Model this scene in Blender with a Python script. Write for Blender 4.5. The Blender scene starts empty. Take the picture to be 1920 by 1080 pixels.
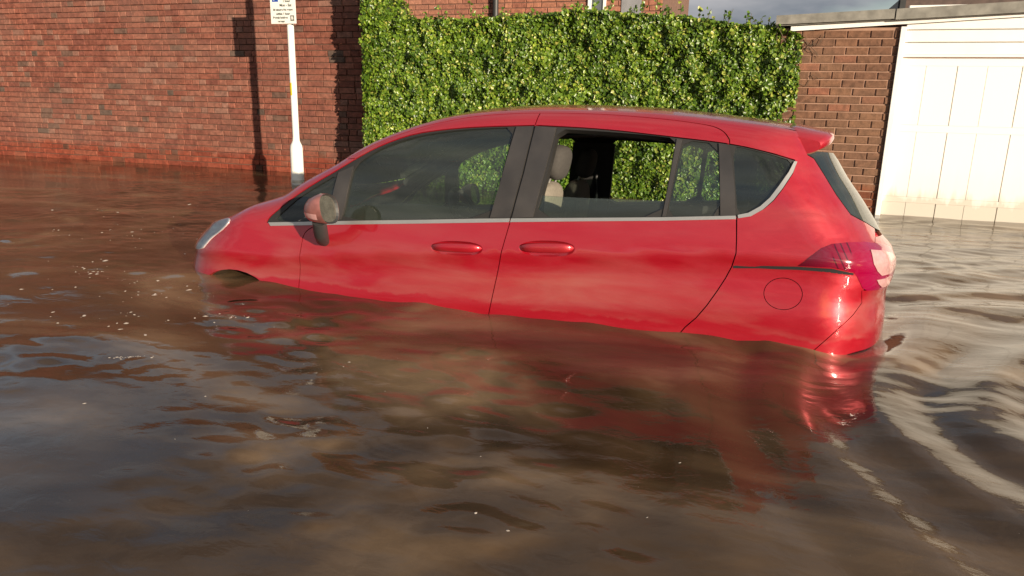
import bpy, bmesh, math, random
import numpy as np
from mathutils import Vector, Matrix
from mathutils.geometry import delaunay_2d_cdt
random.seed(7)
R=math.radians
sc=bpy.context.scene
# ------------------------------------------------------------ camera
PITCH=14.7; ROLL=1.02; YAW=19.3; CAMH=1.10
cam=bpy.data.cameras.new('camera'); co=bpy.data.objects.new('camera',cam)
sc.collection.objects.link(co); sc.camera=co
p,y_,r_=R(PITCH),R(YAW),R(ROLL)
fw=Vector((-math.sin(y_)*math.cos(p),math.cos(y_)*math.cos(p),-math.sin(p)))
r0=Vector((math.cos(y_),math.sin(y_),0)); u0=r0.cross(fw)
rt=r0*math.cos(r_)+u0*math.sin(r_); up=-r0*math.sin(r_)+u0*math.cos(r_)
m=Matrix((rt,up,-fw)).transposed().to_4x4(); m.translation=Vector((0,0,CAMH))
co.matrix_world=m
cam.sensor_width=36; cam.lens=1400/1920*36; cam.clip_start=.05; cam.clip_end=900
# ------------------------------------------------------------ sky and sun
SUN_EL=9.8
SUN_TO=Vector((.793,-.609,0))           # horizontal direction towards the sun
w=bpy.data.worlds.new('World'); sc.world=w; w.use_nodes=True
nt=w.node_tree; nt.nodes.clear(); N=nt.nodes.new; LK=nt.links.new
sky=N('ShaderNodeTexSky'); sky.sky_type='NISHITA'; sky.sun_disc=False
sky.sun_elevation=R(SUN_EL); sky.sun_rotation=math.atan2(SUN_TO.x,SUN_TO.y)
sky.dust_density=1.5; sky.altitude=0
bg=N('ShaderNodeBackground'); bg.inputs[1].default_value=.15
out=N('ShaderNodeOutputWorld')
tc=N('ShaderNodeTexCoord'); mp=N('ShaderNodeMapping'); mp.inputs['Scale'].default_value=(1.2,1.2,3.5)
nz=N('ShaderNodeTexNoise'); nz.inputs['Scale'].default_value=1.6; nz.inputs['Detail'].default_value=6
cr=N('ShaderNodeValToRGB'); cr.color_ramp.elements[0].position=.30; cr.color_ramp.elements[1].position=.50
cc=N('ShaderNodeValToRGB'); cc.color_ramp.elements[0].color=(.95,1.05,1.2,1); cc.color_ramp.elements[1].color=(2.2,2.15,2.2,1); cc.color_ramp.elements[0].position=.38; cc.color_ramp.elements[1].position=.66
nz2=N('ShaderNodeTexNoise'); nz2.inputs['Scale'].default_value=4.5; nz2.inputs['Detail'].default_value=5
mx=N('ShaderNodeMix'); mx.data_type='RGBA'
LK(tc.outputs['Generated'],mp.inputs[0]); LK(mp.outputs[0],nz.inputs['Vector']); LK(mp.outputs[0],nz2.inputs['Vector'])
LK(nz.outputs['Fac'],cr.inputs[0]); LK(nz2.outputs['Fac'],cc.inputs[0])
LK(cr.outputs[0],mx.inputs['Factor']); LK(sky.outputs[0],mx.inputs['A']); LK(cc.outputs[0],mx.inputs['B'])
LK(mx.outputs['Result'],bg.inputs[0]); LK(bg.outputs[0],out.inputs[0])
sl=bpy.data.lights.new('sun','SUN'); sl.energy=5.0; sl.angle=R(.55); sl.color=(1.0,.85,.66)
so=bpy.data.objects.new('sun',sl); sc.collection.objects.link(so)
sd=Vector((SUN_TO.x*math.cos(R(SUN_EL)),SUN_TO.y*math.cos(R(SUN_EL)),math.sin(R(SUN_EL))))
so.rotation_euler=sd.to_track_quat('Z','Y').to_euler()
sc.view_settings.view_transform='Standard'; sc.view_settings.look='None'
sc.view_settings.exposure=.70; sc.view_settings.gamma=1
# ------------------------------------------------------------ numeric helpers
import numpy as np, math
def pchip(xk, yk):
    xk=np.array(xk,float); yk=np.array(yk,float)
    h=np.diff(xk); d=np.diff(yk)/h
    m=np.zeros(len(xk)); m[0]=d[0]; m[-1]=d[-1]
    for i in range(1,len(xk)-1):
        if d[i-1]*d[i]>0:
            w1=2*h[i]+h[i-1]; w2=h[i]+2*h[i-1]
            m[i]=(w1+w2)/(w1/d[i-1]+w2/d[i])
    def f(x):
        x=np.clip(np.asarray(x,float),xk[0],xk[-1])
        i=np.clip(np.searchsorted(xk,x)-1,0,len(h)-1)
        t=(x-xk[i])/h[i]
        return ((1+2*t)*(1-t)**2*yk[i]+t*(1-t)**2*h[i]*m[i]+t*t*(3-2*t)*yk[i+1]+t*t*(t-1)*h[i]*m[i+1])
    return f

# ---- car side surface (metres) ----
YC=4.30; WD=0.87; CR=0.40; PR=2.5; CF=0.62; PF=2.3
def make_surf(K):
    zt=pchip(*K['zt']); zb=pchip(*K['zb']); xr=pchip(*K['xr']); xf=pchip(*K['xf'])
    # inset knots against height above belt
    tk=[-1.2,-0.75,-0.58,-0.45,-0.34,-0.25,-0.215,-0.19,-0.165,-0.14,0.0,0.05,0.25,0.45,0.60]
    ik=[0.10,0.030,0.004,0.004,0.016,0.027,0.027,0.0215,0.0205,0.026,0.062,0.074,0.135,0.208,0.28]
    tum=pchip(tk,ik)
    def rr(x): return np.interp(x,[-3.45,-3.1,-2.8,-2.6,-2.2,-1.8,-1,0.3],[0.04,0.08,0.12,0.11,0.09,0.09,0.09,0.09])
    def S(x,z):
        x=np.asarray(x,float); z=np.asarray(z,float)
        t=z-zb(x); ins=tum(t)
        r=rr(x); top=zt(x)
        # limit belt-based inset on the bonnet (no greenhouse there)
        a=np.clip((z-(top-r))/r,0,1)
        ins=ins+r*(1-np.sqrt(np.maximum(1-a*a,0)))
        w=WD-ins
        c=CR; q=np.ones_like(x*z)
        X=np.clip((x-(xr(z)-c))/c,0,1); q=q*np.maximum(1-X**PR,0)**(1/PR)
        X=np.clip(((xf(z)+CF)-x)/CF,0,1); q=q*np.maximum(1-X**PF,0)**(1/PF)
        return YC-w*q
    return S,zt,zb,xr,xf,rr

K={'zt': ([-3.7, -3.4977, -3.4583, -3.3507, -3.2291, -3.0395, -2.872, -2.6701, -2.5413, -2.4633, -2.3323, -2.2036, -2.0782, -1.9449, -1.8154, -1.658, -1.5052, -1.3271, -1.1685, -0.9313, -0.6637, -0.407, -0.1604, 0.0537, 0.1472, 0.7], [-0.11259533430622776, 0.1374, 0.1858, 0.2636, 0.3126, 0.3714, 0.4496, 0.5215, 0.6043, 0.6476, 0.7171, 0.797, 0.8609, 0.9144, 0.9582, 0.996, 1.0191, 1.0343, 1.0433, 1.0463, 1.0424, 1.0263, 1.0036, 0.9787, 0.9603, 0.9303]), 'zb': ([-4, -2.6803, -2.0436, -1.2251, -0.4886, -0.1564, 1.2], [0.345, 0.345, 0.4131, 0.4865, 0.5447, 0.5733, 0.5733]), 'xr': ([-0.7, -0.3, -0.0522, 0.0823, 0.2313, 0.3141, 0.3803, 0.4443, 0.4931, 0.5503, 0.6665, 0.7771, 0.9301], [0.518, 0.558, 0.58, 0.5866, 0.5766, 0.5986, 0.5968, 0.5766, 0.5329, 0.4974, 0.417, 0.3326, 0.2386]), 'xf': ([-0.7, -0.3, 0.0324, 0.0839, 0.1596, 0.2091, 0.2761], [-3.5341, -3.5741, -3.5791, -3.5691, -3.5441, -3.5062, -3.4467])}
T={
 'front_shut': [(-2.4826, -0.0062), (-2.4826, 0.0152), (-2.4709, 0.1635), (-2.463, 0.2541), (-2.4564, 0.3136), (-2.4221, 0.3516), (-2.3538, 0.3744), (-2.3127, 0.4125), (-2.2959, 0.4777), (-2.2783, 0.5889), (-2.2645, 0.6708), (-2.2532, 0.7412)],
 'roof_shut_front': [(-2.2532, 0.7412), (-2.1233, 0.8076), (-2.0016, 0.8641), (-1.8933, 0.9021), (-1.7889, 0.9367), (-1.639, 0.9721), (-1.4926, 0.9986), (-1.3161, 1.0139), (-1.1626, 1.0202)],
 'b_shut': [(-1.1626, 1.0202), (-1.1693, 0.9511), (-1.1975, 0.717), (-1.2358, 0.4902), (-1.2596, 0.369), (-1.2842, 0.2438), (-1.3171, 0.0474), (-1.3307, -0.0254)],
 'roof_shut_rear': [(-1.1626, 1.0202), (-1.0304, 1.0233), (-0.838, 1.0225), (-0.651, 1.0138), (-0.471, 1.0006), (-0.3456, 0.9864), (-0.2833, 0.9732), (-0.2443, 0.9497), (-0.2217, 0.9188)],
 'rear_shut': [(-0.2217, 0.9188), (-0.2028, 0.8521), (-0.1759, 0.7098), (-0.1547, 0.5726), (-0.1444, 0.4731), (-0.1406, 0.4137), (-0.1538, 0.3499), (-0.1769, 0.2929), (-0.2068, 0.233), (-0.2477, 0.1589), (-0.2908, 0.095), (-0.336, 0.0451)],
 'rail': [(-0.1473, 0.3555), (-0.0441, 0.3652), (0.1235, 0.3765), (0.2652, 0.3798), (0.3554, 0.3646)],
 'rail_low': [(-0.1462, 0.3432), (-0.043, 0.353), (0.1255, 0.3592), (0.2459, 0.3609), (0.3567, 0.355)],
 'tail_shut': [(0.0636, 0.9719), (0.0912, 0.9188), (0.1187, 0.867), (0.1482, 0.8517), (0.1984, 0.7822), (0.2579, 0.6952), (0.3269, 0.6112), (0.4069, 0.5714), (0.4522, 0.5437)],
 'bumper_shut': [(0.403, 0.2841), (0.412, 0.2255), (0.3796, 0.1754), (0.3188, 0.1084), (0.2601, 0.0375), (0.2306, 0.0018)],
 'front_glass': [(-2.1807, 0.7068), (-2.0742, 0.7891), (-1.9687, 0.839), (-1.861, 0.874), (-1.7379, 0.9006), (-1.5863, 0.9221), (-1.4374, 0.935), (-1.28, 0.9451), (-1.2988, 0.8051), (-1.3199, 0.6441), (-1.3507, 0.4873), (-1.7648, 0.4494), (-2.219, 0.4107), (-2.2034, 0.507), (-2.1948, 0.6082)],
 'front_quarter_glass': [(-2.6679, 0.3749), (-2.6097, 0.4298), (-2.5142, 0.5162), (-2.4181, 0.5808), (-2.277, 0.6644), (-2.29, 0.5737), (-2.3008, 0.4861), (-2.3118, 0.4038), (-2.496, 0.3845)],
 'a_cover': [(-2.2775, 0.6673), (-2.1812, 0.7096), (-2.1948, 0.6082), (-2.2034, 0.507), (-2.2195, 0.4135), (-2.3118, 0.4038), (-2.3008, 0.4861), (-2.29, 0.5737)],
 'dlo_front': [(-2.7099, 0.3629), (-2.6949, 0.3911), (-2.6473, 0.4362), (-2.5517, 0.5137), (-2.4251, 0.6008), (-2.2636, 0.6941), (-2.176, 0.7474), (-2.0795, 0.8033), (-1.9581, 0.8566), (-1.8351, 0.8948), (-1.6794, 0.9193), (-1.528, 0.935), (-1.3797, 0.9449), (-1.2694, 0.9508), (-1.1645, 0.9566)],
 'dlo_rear': [(-1.1645, 0.9566), (-1.0518, 0.9546), (-0.901, 0.9513), (-0.7407, 0.9435), (-0.5847, 0.9309), (-0.4335, 0.9187), (-0.2868, 0.9068), (-0.2196, 0.8996), (-0.1438, 0.8882), (-0.027, 0.8645), (0.0659, 0.8405)],
 'b_cover_front': [(-1.269, 0.9482), (-1.1725, 0.9537), (-1.2003, 0.7169), (-1.2386, 0.49), (-1.3507, 0.4846), (-1.3199, 0.6441), (-1.2931, 0.8054)],
 'b_cover_rear': [(-1.1669, 0.9539), (-1.0538, 0.9493), (-1.0649, 0.8544), (-1.0871, 0.7097), (-1.1185, 0.5038), (-1.233, 0.4904), (-1.1947, 0.7172)],
 'rear_door_glass': [(-1.0476, 0.9442), (-0.8996, 0.941), (-0.7397, 0.9359), (-0.5844, 0.9284), (-0.4629, 0.9176), (-0.4687, 0.8407), (-0.4779, 0.7047), (-0.4914, 0.5535), (-0.7956, 0.5294), (-1.1102, 0.5044), (-1.078, 0.6841), (-1.0584, 0.8285)],
 'lowered_glass': [(-1.0892, 0.6156), (-0.9115, 0.6162), (-0.7012, 0.6218), (-0.4842, 0.6281), (-0.4914, 0.5535), (-0.7956, 0.5294), (-1.1102, 0.5044)],
 'rear_fixed_glass': [(-0.4302, 0.9114), (-0.2717, 0.9001), (-0.2509, 0.7536), (-0.2276, 0.5771), (-0.3457, 0.5663), (-0.4668, 0.5552), (-0.4534, 0.7061), (-0.4414, 0.8173)],
 'divider': [(-0.4629, 0.9176), (-0.4305, 0.9138), (-0.4414, 0.8173), (-0.4534, 0.7061), (-0.4668, 0.5552), (-0.491, 0.5511), (-0.4779, 0.7047), (-0.4687, 0.8407)],
 'c_cover': [(-0.2696, 0.9025), (-0.2194, 0.8972), (-0.2002, 0.8282), (-0.1759, 0.7098), (-0.1572, 0.5748), (-0.2273, 0.5747), (-0.2486, 0.7538)],
 'quarter_glass': [(-0.2049, 0.893), (-0.1433, 0.8834), (-0.0265, 0.8598), (0.0571, 0.8377), (0.044, 0.7876), (0.0099, 0.725), (-0.0229, 0.6714), (-0.0596, 0.6313), (-0.1067, 0.5997), (-0.1513, 0.5848), (-0.1736, 0.7099)],
 'quarter_chrome': [(-0.1513, 0.5848), (-0.1064, 0.5974), (-0.0593, 0.629), (-0.0226, 0.6691), (0.0101, 0.7227), (0.0442, 0.7853), (0.0621, 0.8332), (0.0759, 0.8315), (0.0626, 0.7814), (0.0289, 0.7143), (-0.0058, 0.6584), (-0.0444, 0.6158), (-0.0933, 0.5816), (-0.1473, 0.5684)],
 'chrome_front': [(-2.6953, 0.364), (-2.4962, 0.3815), (-2.052, 0.4215), (-1.7024, 0.4511), (-1.4026, 0.4782), (-1.2387, 0.4913), (-1.2422, 0.4712), (-1.4005, 0.4568), (-1.7003, 0.4305), (-2.0493, 0.4004), (-2.494, 0.3609), (-2.6786, 0.3442)],
 'chrome_rear': [(-1.233, 0.4917), (-0.8477, 0.5219), (-0.491, 0.5498), (-0.1578, 0.5808), (-0.1561, 0.5642), (-0.4892, 0.5326), (-0.8457, 0.5042), (-1.2365, 0.4716)],
 'tail_lamp': [(0.1254, 0.3791), (0.1689, 0.4238), (0.2125, 0.4666), (0.2544, 0.4872), (0.3209, 0.4957), (0.3924, 0.4963), (0.4748, 0.4818), (0.5337, 0.4584), (0.5784, 0.4028), (0.5782, 0.3423), (0.538, 0.3039), (0.5135, 0.2758), (0.4249, 0.2826), (0.4038, 0.2941), (0.3737, 0.3456), (0.355, 0.3671), (0.2978, 0.3797), (0.2646, 0.3846)],
 'tail_lens': [(0.4138, 0.4599), (0.4686, 0.4535), (0.5209, 0.4384), (0.5514, 0.4124), (0.5516, 0.3672), (0.5252, 0.3488), (0.4755, 0.3467), (0.4508, 0.3715), (0.429, 0.4042)],
 'tail_lens_low': [(0.4543, 0.3321), (0.5313, 0.3345), (0.5231, 0.2957), (0.4879, 0.2918), (0.4651, 0.3113)],
 'tail_glass': [(0.1594, 0.8644), (0.2016, 0.882), (0.2415, 0.8647), (0.327, 0.7635), (0.3928, 0.6598), (0.4715, 0.5556), (0.4239, 0.5801), (0.3527, 0.6148), (0.3136, 0.6564), (0.2491, 0.7481)],
 'headlamp': [(-3.3509, 0.1441), (-3.3567, 0.1741), (-3.3417, 0.2069), (-3.2929, 0.2606), (-3.2208, 0.3098), (-3.1874, 0.3288), (-3.047, 0.3553), (-2.9843, 0.3621), (-2.9935, 0.3255), (-3.0392, 0.2872), (-3.1229, 0.2354), (-3.154, 0.1983), (-3.1901, 0.1627)],
 'fuel_c': [(0.0767, 0.2479), (-0.0065, 0.2392), (0.1586, 0.2564), (0.0693, 0.3196), (0.0843, 0.1737)],
 'handle_f': [(-1.6622, 0.3164), (-1.3713, 0.3303), (-1.5166, 0.3532), (-1.511, 0.2852)],
 'handle_r': [(-1.1778, 0.352), (-0.8902, 0.3712), (-1.0371, 0.3952), (-1.0306, 0.3223)],
 'arch': [(-3.1423, 0.0184), (-3.0537, 0.0357), (-2.9854, 0.0586), (-2.9098, 0.0657), (-2.8343, 0.0542), (-2.7813, 0.0376)],
 'waterline': [(-3.3778, 0.0324), (-3.1423, 0.0184), (-2.7736, 0.0322), (-2.4826, 0.0152), (-2.2018, -0.0002), (-1.9344, -0.0096), (-1.6795, 0.0069), (-1.3751, -0.0162), (-1.0858, -0.0048), (-0.8107, 0.0142), (-0.5473, 0.0057), (-0.3473, 0.0306), (-0.1033, 0.0093), (0.0337, 0.0424), (0.2187, 0.008), (0.4147, -0.0018), (0.5546, -0.0392)],
 'belt': [(-2.7172, 0.3624), (-2.4957, 0.3786), (-2.311, 0.3951), (-2.0516, 0.4187), (-1.702, 0.4484), (-1.2382, 0.4874), (-0.8473, 0.5181), (-0.4906, 0.5461), (-0.1551, 0.5774)],
 'dlo_tip': [(0.0659, 0.8405), (0.074, 0.8267), (0.0626, 0.7814), (0.0289, 0.7143), (-0.0058, 0.6584), (-0.0446, 0.6182), (-0.0938, 0.5863), (-0.1547, 0.5726)],
 'spoiler_prof': [(0.0306, 0.978), (0.0628, 0.979), (0.1354, 0.9647), (0.1978, 0.9525), (0.2149, 0.9412), (0.2191, 0.9247), (0.2106, 0.9004), (0.1895, 0.8876), (0.1392, 0.8686), (0.0912, 0.8445), (0.0585, 0.8895)],
}

S,zt,zb,xr,xf,rr=make_surf(K)
# ------------------------------------------------------------ object helpers
def link(o): sc.collection.objects.link(o); return o
def tag(o,label=None,cat=None,group=None,kind=None):
    for k,v in (('label',label),('category',cat),('group',group),('kind',kind)):
        if v: o[k]=v
    return o
def empty(name,loc,label,cat,group=None):
    o=bpy.data.objects.new(name,None); link(o); o.location=loc; o.empty_display_size=.1
    return tag(o,label,cat,group)
def mesh_obj(name,V,Fc,mat,parent=None,smooth=False,mats=None,midx=None,normals=None):
    me=bpy.data.meshes.new(name); me.from_pydata([tuple(map(float,v)) for v in V],[],Fc)
    for mt in (mats or [mat]): me.materials.append(mt)
    if midx is not None: me.polygons.foreach_set('material_index',midx)
    if smooth is True: me.polygons.foreach_set('use_smooth',[True]*len(me.polygons))
    elif smooth: me.polygons.foreach_set('use_smooth',smooth)
    me.update()
    if normals is not None: me.normals_split_custom_set_from_vertices(normals)
    o=bpy.data.objects.new(name,me); link(o)
    if parent:
        o.parent=parent; 
        o.matrix_parent_inverse=Matrix.Translation(-world_loc(parent))
    return o
def world_loc(o):
    # every mesh sits at the world origin; only thing roots are moved
    return o.location.copy() if o.type=='EMPTY' else Vector((0,0,0))
class MB:
    def __init__(s): s.V=[]; s.F=[]; s.sm=[]
    def add(s,V,F,sm=False):
        b=len(s.V); s.V+= [tuple(v) for v in V]; s.F+=[tuple(b+i for i in f) for f in F]; s.sm+=[sm]*len(F)
    def box(s,x0,x1,y0,y1,z0,z1,bev=0):
        if bev:
            bm=bmesh.new(); bmesh.ops.create_cube(bm,size=1)
            for v in bm.verts: v.co=Vector(((x0+x1)/2+v.co.x*(x1-x0),(y0+y1)/2+v.co.y*(y1-y0),(z0+z1)/2+v.co.z*(z1-z0)))
            bmesh.ops.bevel(bm,geom=bm.edges[:],offset=bev,segments=2,affect='EDGES',profile=.6)
            s.bm(bm); return
        v=[(x,y,z) for x in (x0,x1) for y in (y0,y1) for z in (z0,z1)]
        s.add(v,[(0,1,3,2),(4,6,7,5),(0,4,5,1),(2,3,7,6),(0,2,6,4),(1,5,7,3)])
    def bm(s,bm,sm=False,M=None):
        bm.verts.index_update()
        V=[(M@v.co if M else v.co)[:] for v in bm.verts]; s.add(V,[tuple(v.index for v in f.verts) for f in bm.faces],sm); bm.free()
    def tube(s,pts,rad,n=10,cap=True):
        pts=[Vector(q) for q in pts]; rad=rad if hasattr(rad,'__len__') else [rad]*len(pts)
        V=[];F=[]
        for i,q in enumerate(pts):
            d=(pts[min(i+1,len(pts)-1)]-pts[max(i-1,0)]).normalized()
            a=d.orthogonal().normalized() if i==0 else (a-d*a.dot(d)).normalized()
            b=d.cross(a)
            for k in range(n):
                t=2*math.pi*k/n; V.append(q+(a*math.cos(t)+b*math.sin(t))*rad[i])
        for i in range(len(pts)-1):
            for k in range(n):
                F.append((i*n+k,i*n+(k+1)%n,(i+1)*n+(k+1)%n,(i+1)*n+k))
        s.add(V,F,True)
        if cap:
            s.add(V[:n],[tuple(range(n))[::-1]]); s.add(V[-n:],[tuple(range(n))])
    def ellipsoid(s,c,r,M=None,n=16,e=1.0,e2=1.0):
        V=[];F=[]
        for i in range(n+1):
            ph=-math.pi/2+math.pi*i/n
            for j in range(2*n):
                th=math.pi*j/n
                f=lambda w,ee: math.copysign(abs(w)**ee,w)
                v=Vector((f(math.cos(ph),e)*f(math.cos(th),e2)*r[0],f(math.cos(ph),e)*f(math.sin(th),e2)*r[1],f(math.sin(ph),e)*r[2]))
                if M: v=M@v
                V.append(v+Vector(c))
        for i in range(n):
            for j in range(2*n):
                F.append((i*2*n+j,i*2*n+(j+1)%(2*n),(i+1)*2*n+(j+1)%(2*n),(i+1)*2*n+j))
        s.add(V,F,True)
    def build(s,name,mat,parent=None,shear=False):
        V=s.V
        if shear: V=[shr(v) for v in V]
        return mesh_obj(name,V,s.F,mat,parent,smooth=s.sm)
# ------------------------------------------------------------ materials
def new_mat(name):
    m=bpy.data.materials.new(name); m.use_nodes=True
    return m,m.node_tree,m.node_tree.nodes['Principled BSDF']
def setp(b,**k):
    for a,v in k.items():
        n={'base':'Base Color','rough':'Roughness','metal':'Metallic','spec':'Specular IOR Level','coat':'Coat Weight','coatr':'Coat Roughness','ior':'IOR'}[a]
        b.inputs[n].default_value=(*v,1) if n=='Base Color' else v
def simple(name,base,rough=.5,var=.12,scale=8,**k):
    m,t,b=new_mat(name); setp(b,base=base,rough=rough,**k)
    tcn=t.nodes.new('ShaderNodeTexCoord'); n=t.nodes.new('ShaderNodeTexNoise'); n.inputs['Scale'].default_value=scale; n.inputs['Detail'].default_value=4
    rp=t.nodes.new('ShaderNodeValToRGB')
    rp.color_ramp.elements[0].position=.3; rp.color_ramp.elements[1].position=.7
    rp.color_ramp.elements[0].color=(*[c*(1-var) for c in base],1); rp.color_ramp.elements[1].color=(*[min(1,c*(1+var)) for c in base],1)
    t.links.new(tcn.outputs['Object'],n.inputs['Vector']); t.links.new(n.outputs['Fac'],rp.inputs[0]); t.links.new(rp.outputs[0],b.inputs['Base Color'])
    return m
def ramp(t,stops,interp='LINEAR'):
    r=t.nodes.new('ShaderNodeValToRGB'); e=r.color_ramp.elements; r.color_ramp.interpolation=interp
    e[0].position,e[0].color=stops[0][0],(*stops[0][1],1); e[1].position,e[1].color=stops[-1][0],(*stops[-1][1],1)
    for p_,c in stops[1:-1]:
        q=e.new(p_); q.color=(*c,1)
    return r
def noise(t,scale,vec=None,detail=4,dist=0,sc3=None):
    n=t.nodes.new('ShaderNodeTexNoise'); n.inputs['Scale'].default_value=scale; n.inputs['Detail'].default_value=detail; n.inputs['Distortion'].default_value=dist
    tcn=t.nodes.new('ShaderNodeTexCoord'); mp=t.nodes.new('ShaderNodeMapping')
    if sc3: mp.inputs['Scale'].default_value=sc3
    t.links.new(tcn.outputs['Object'],mp.inputs[0]); t.links.new(mp.outputs[0],n.inputs['Vector'])
    return n
def mixc(t,f,a,b,mode='MIX'):
    m=t.nodes.new('ShaderNodeMix'); m.data_type='RGBA'; m.blend_type=mode
    for s,v in (('Factor',f),('A',a),('B',b)):
        if hasattr(v,'is_linked') or isinstance(v,bpy.types.NodeSocket): t.links.new(v,m.inputs[s])
        elif s=='Factor': m.inputs[s].default_value=v
        else: m.inputs[s].default_value=(*v,1)
    return m.outputs['Result']
def bump(t,b,h,strength=.3,dist=.01,prev=None):
    n=t.nodes.new('ShaderNodeBump'); n.inputs['Strength'].default_value=strength; n.inputs['Distance'].default_value=dist
    t.links.new(h,n.inputs['Height'])
    if prev: t.links.new(prev,n.inputs['Normal'])
    if b: t.links.new(n.outputs[0],b.inputs['Normal'])
    return n.outputs[0]
M={}
# car paint with a thin film of dried silt
m,t,b=new_mat('red_paint'); setp(b,base=(.42,.010,.016),rough=.34,metal=.35,coat=1.0,coatr=.05)
n1=noise(t,2.4,detail=6,dist=.5,sc3=(.7,1,3.0)); rp=ramp(t,[(.42,(0,0,0)),(.72,(.24,.24,.24))]); t.links.new(n1.outputs['Fac'],rp.inputs[0])
sx=t.nodes.new('ShaderNodeSeparateXYZ'); tq=t.nodes.new('ShaderNodeTexCoord'); t.links.new(tq.outputs['Object'],sx.inputs[0])
nw=noise(t,6,detail=5,dist=.8,sc3=(1,1,.4)); ma=t.nodes.new('ShaderNodeMath'); ma.operation='MULTIPLY_ADD'; ma.inputs[1].default_value=-.09; t.links.new(nw.outputs['Fac'],ma.inputs[0]); t.links.new(sx.outputs['Z'],ma.inputs[2])
rz=ramp(t,[(0,(.0,.0,.0)),(.012,(1.9,1.9,1.9)),(.20,(1.2,1.2,1.2)),(.34,(.45,.45,.45)),(1,(.6,.6,.6))]); t.links.new(ma.outputs[0],rz.inputs[0])
df=mixc(t,1.0,rp.outputs[0],rz.outputs[0],'MULTIPLY')
c=mixc(t,df,(.40,.005,.017),(.44,.19,.155)); b.inputs['Coat IOR'].default_value=1.65; gb=t.nodes.new('ShaderNodeNewGeometry'); c=mixc(t,gb.outputs['Backfacing'],c,(.03,.028,.026)); t.links.new(c,b.inputs['Base Color'])
n2=noise(t,14,detail=6,dist=1.2,sc3=(.5,1,1.6)); rp2=ramp(t,[(.35,(.30,.30,.30)),(.75,(.46,.46,.46))]); t.links.new(n2.outputs['Fac'],rp2.inputs[0]); t.links.new(rp2.outputs[0],b.inputs['Roughness'])
rp3=ramp(t,[(.3,(.03,.03,.03)),(.8,(.16,.16,.16))]); t.links.new(n2.outputs['Fac'],rp3.inputs[0]); t.links.new(rp3.outputs[0],b.inputs['Coat Roughness'])
M['paint']=m
M['trim']=simple('gloss_black_trim',(.040,.035,.031),rough=.30,coat=.5,var=.35,scale=5)
M['seal']=simple('black_rubber',(.018,.017,.016),rough=.6)
M['plastic']=simple('dark_plastic',(.03,.03,.03),rough=.5)
M['chrome']=simple('satin_chrome',(.52,.50,.47),rough=.36,metal=.75,var=.05)
M['mirror']=simple('mirror_glass',(.34,.33,.28),rough=.12,metal=.8,var=.2,scale=30)
M['sheenpaint']=simple('dusty_sheen_red_paint',(.22,.085,.075),rough=.32,coat=.7,var=.25,scale=25)  # mirror cap: dusty body red with its sunlit sheen put into the base colour
M['cavity']=simple('dark_cavity',(.01,.01,.01),rough=.9)
M['trimgrey']=simple('interior_dark',(.035,.033,.031),rough=.8)
M['seat']=simple('seat_fabric',(.20,.175,.14),rough=.9,scale=60)
M['seatdark']=simple('seat_fabric_dark',(.055,.05,.045),rough=.9,scale=60)
M['liner']=simple('roof_lining',(.10,.095,.085),rough=.95)
M['tyre']=simple('tyre_rubber',(.02,.02,.02),rough=.8); M['alloy']=simple('alloy',(.4,.4,.4),rough=.35,metal=1)
def glass(name,tint,rough=.02,haze=0):
    m=bpy.data.materials.new(name); m.use_nodes=True; t=m.node_tree; t.nodes.clear()
    o=t.nodes.new('ShaderNodeOutputMaterial'); tr=t.nodes.new('ShaderNodeBsdfTransparent'); tr.inputs[0].default_value=(*tint,1)
    g=t.nodes.new('ShaderNodeBsdfGlossy'); g.inputs['Roughness'].default_value=rough
    fr=t.nodes.new('ShaderNodeFresnel'); fr.inputs[0].default_value=1.5
    mu=t.nodes.new('ShaderNodeMath'); mu.operation='MULTIPLY_ADD'; mu.inputs[1].default_value=1.3; mu.inputs[2].default_value=.035
    mx=t.nodes.new('ShaderNodeMixShader')
    t.links.new(fr.outputs[0],mu.inputs[0]); t.links.new(mu.outputs[0],mx.inputs[0]); t.links.new(tr.outputs[0],mx.inputs[1]); t.links.new(g.outputs[0],mx.inputs[2])
    last=mx.outputs[0]
    if haze:  # pale streaked reflections put into the glass as diffuse colour
        d=t.nodes.new('ShaderNodeBsdfDiffuse'); d.inputs[0].default_value=(.22,.26,.20,1)
        n=noise(t,3.0,detail=5,dist=.3,sc3=(.3,1,4)); rp=ramp(t,[(.35,(haze*.35,)*3),(.75,(haze,)*3)]); t.links.new(n.outputs['Fac'],rp.inputs[0])
        m2=t.nodes.new('ShaderNodeMixShader'); t.links.new(rp.outputs[0],m2.inputs[0]); t.links.new(last,m2.inputs[1]); t.links.new(d.outputs[0],m2.inputs[2]); last=m2.outputs[0]
    t.links.new(last,o.inputs[0]); return m
M['glass']=glass('tinted_glass',(.66,.78,.68),haze=.12)
M['privacy']=glass('dark_glass',(.16,.19,.18),haze=.10)
M['rearglass']=glass('rear_glass',(.10,.13,.12),haze=.14)
M['clear']=glass('clear_cover',(.93,.95,.96))
M['silver']=simple('lamp_reflector',(.86,.89,.95),rough=.30,metal=.55,var=.15,scale=30)
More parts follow.
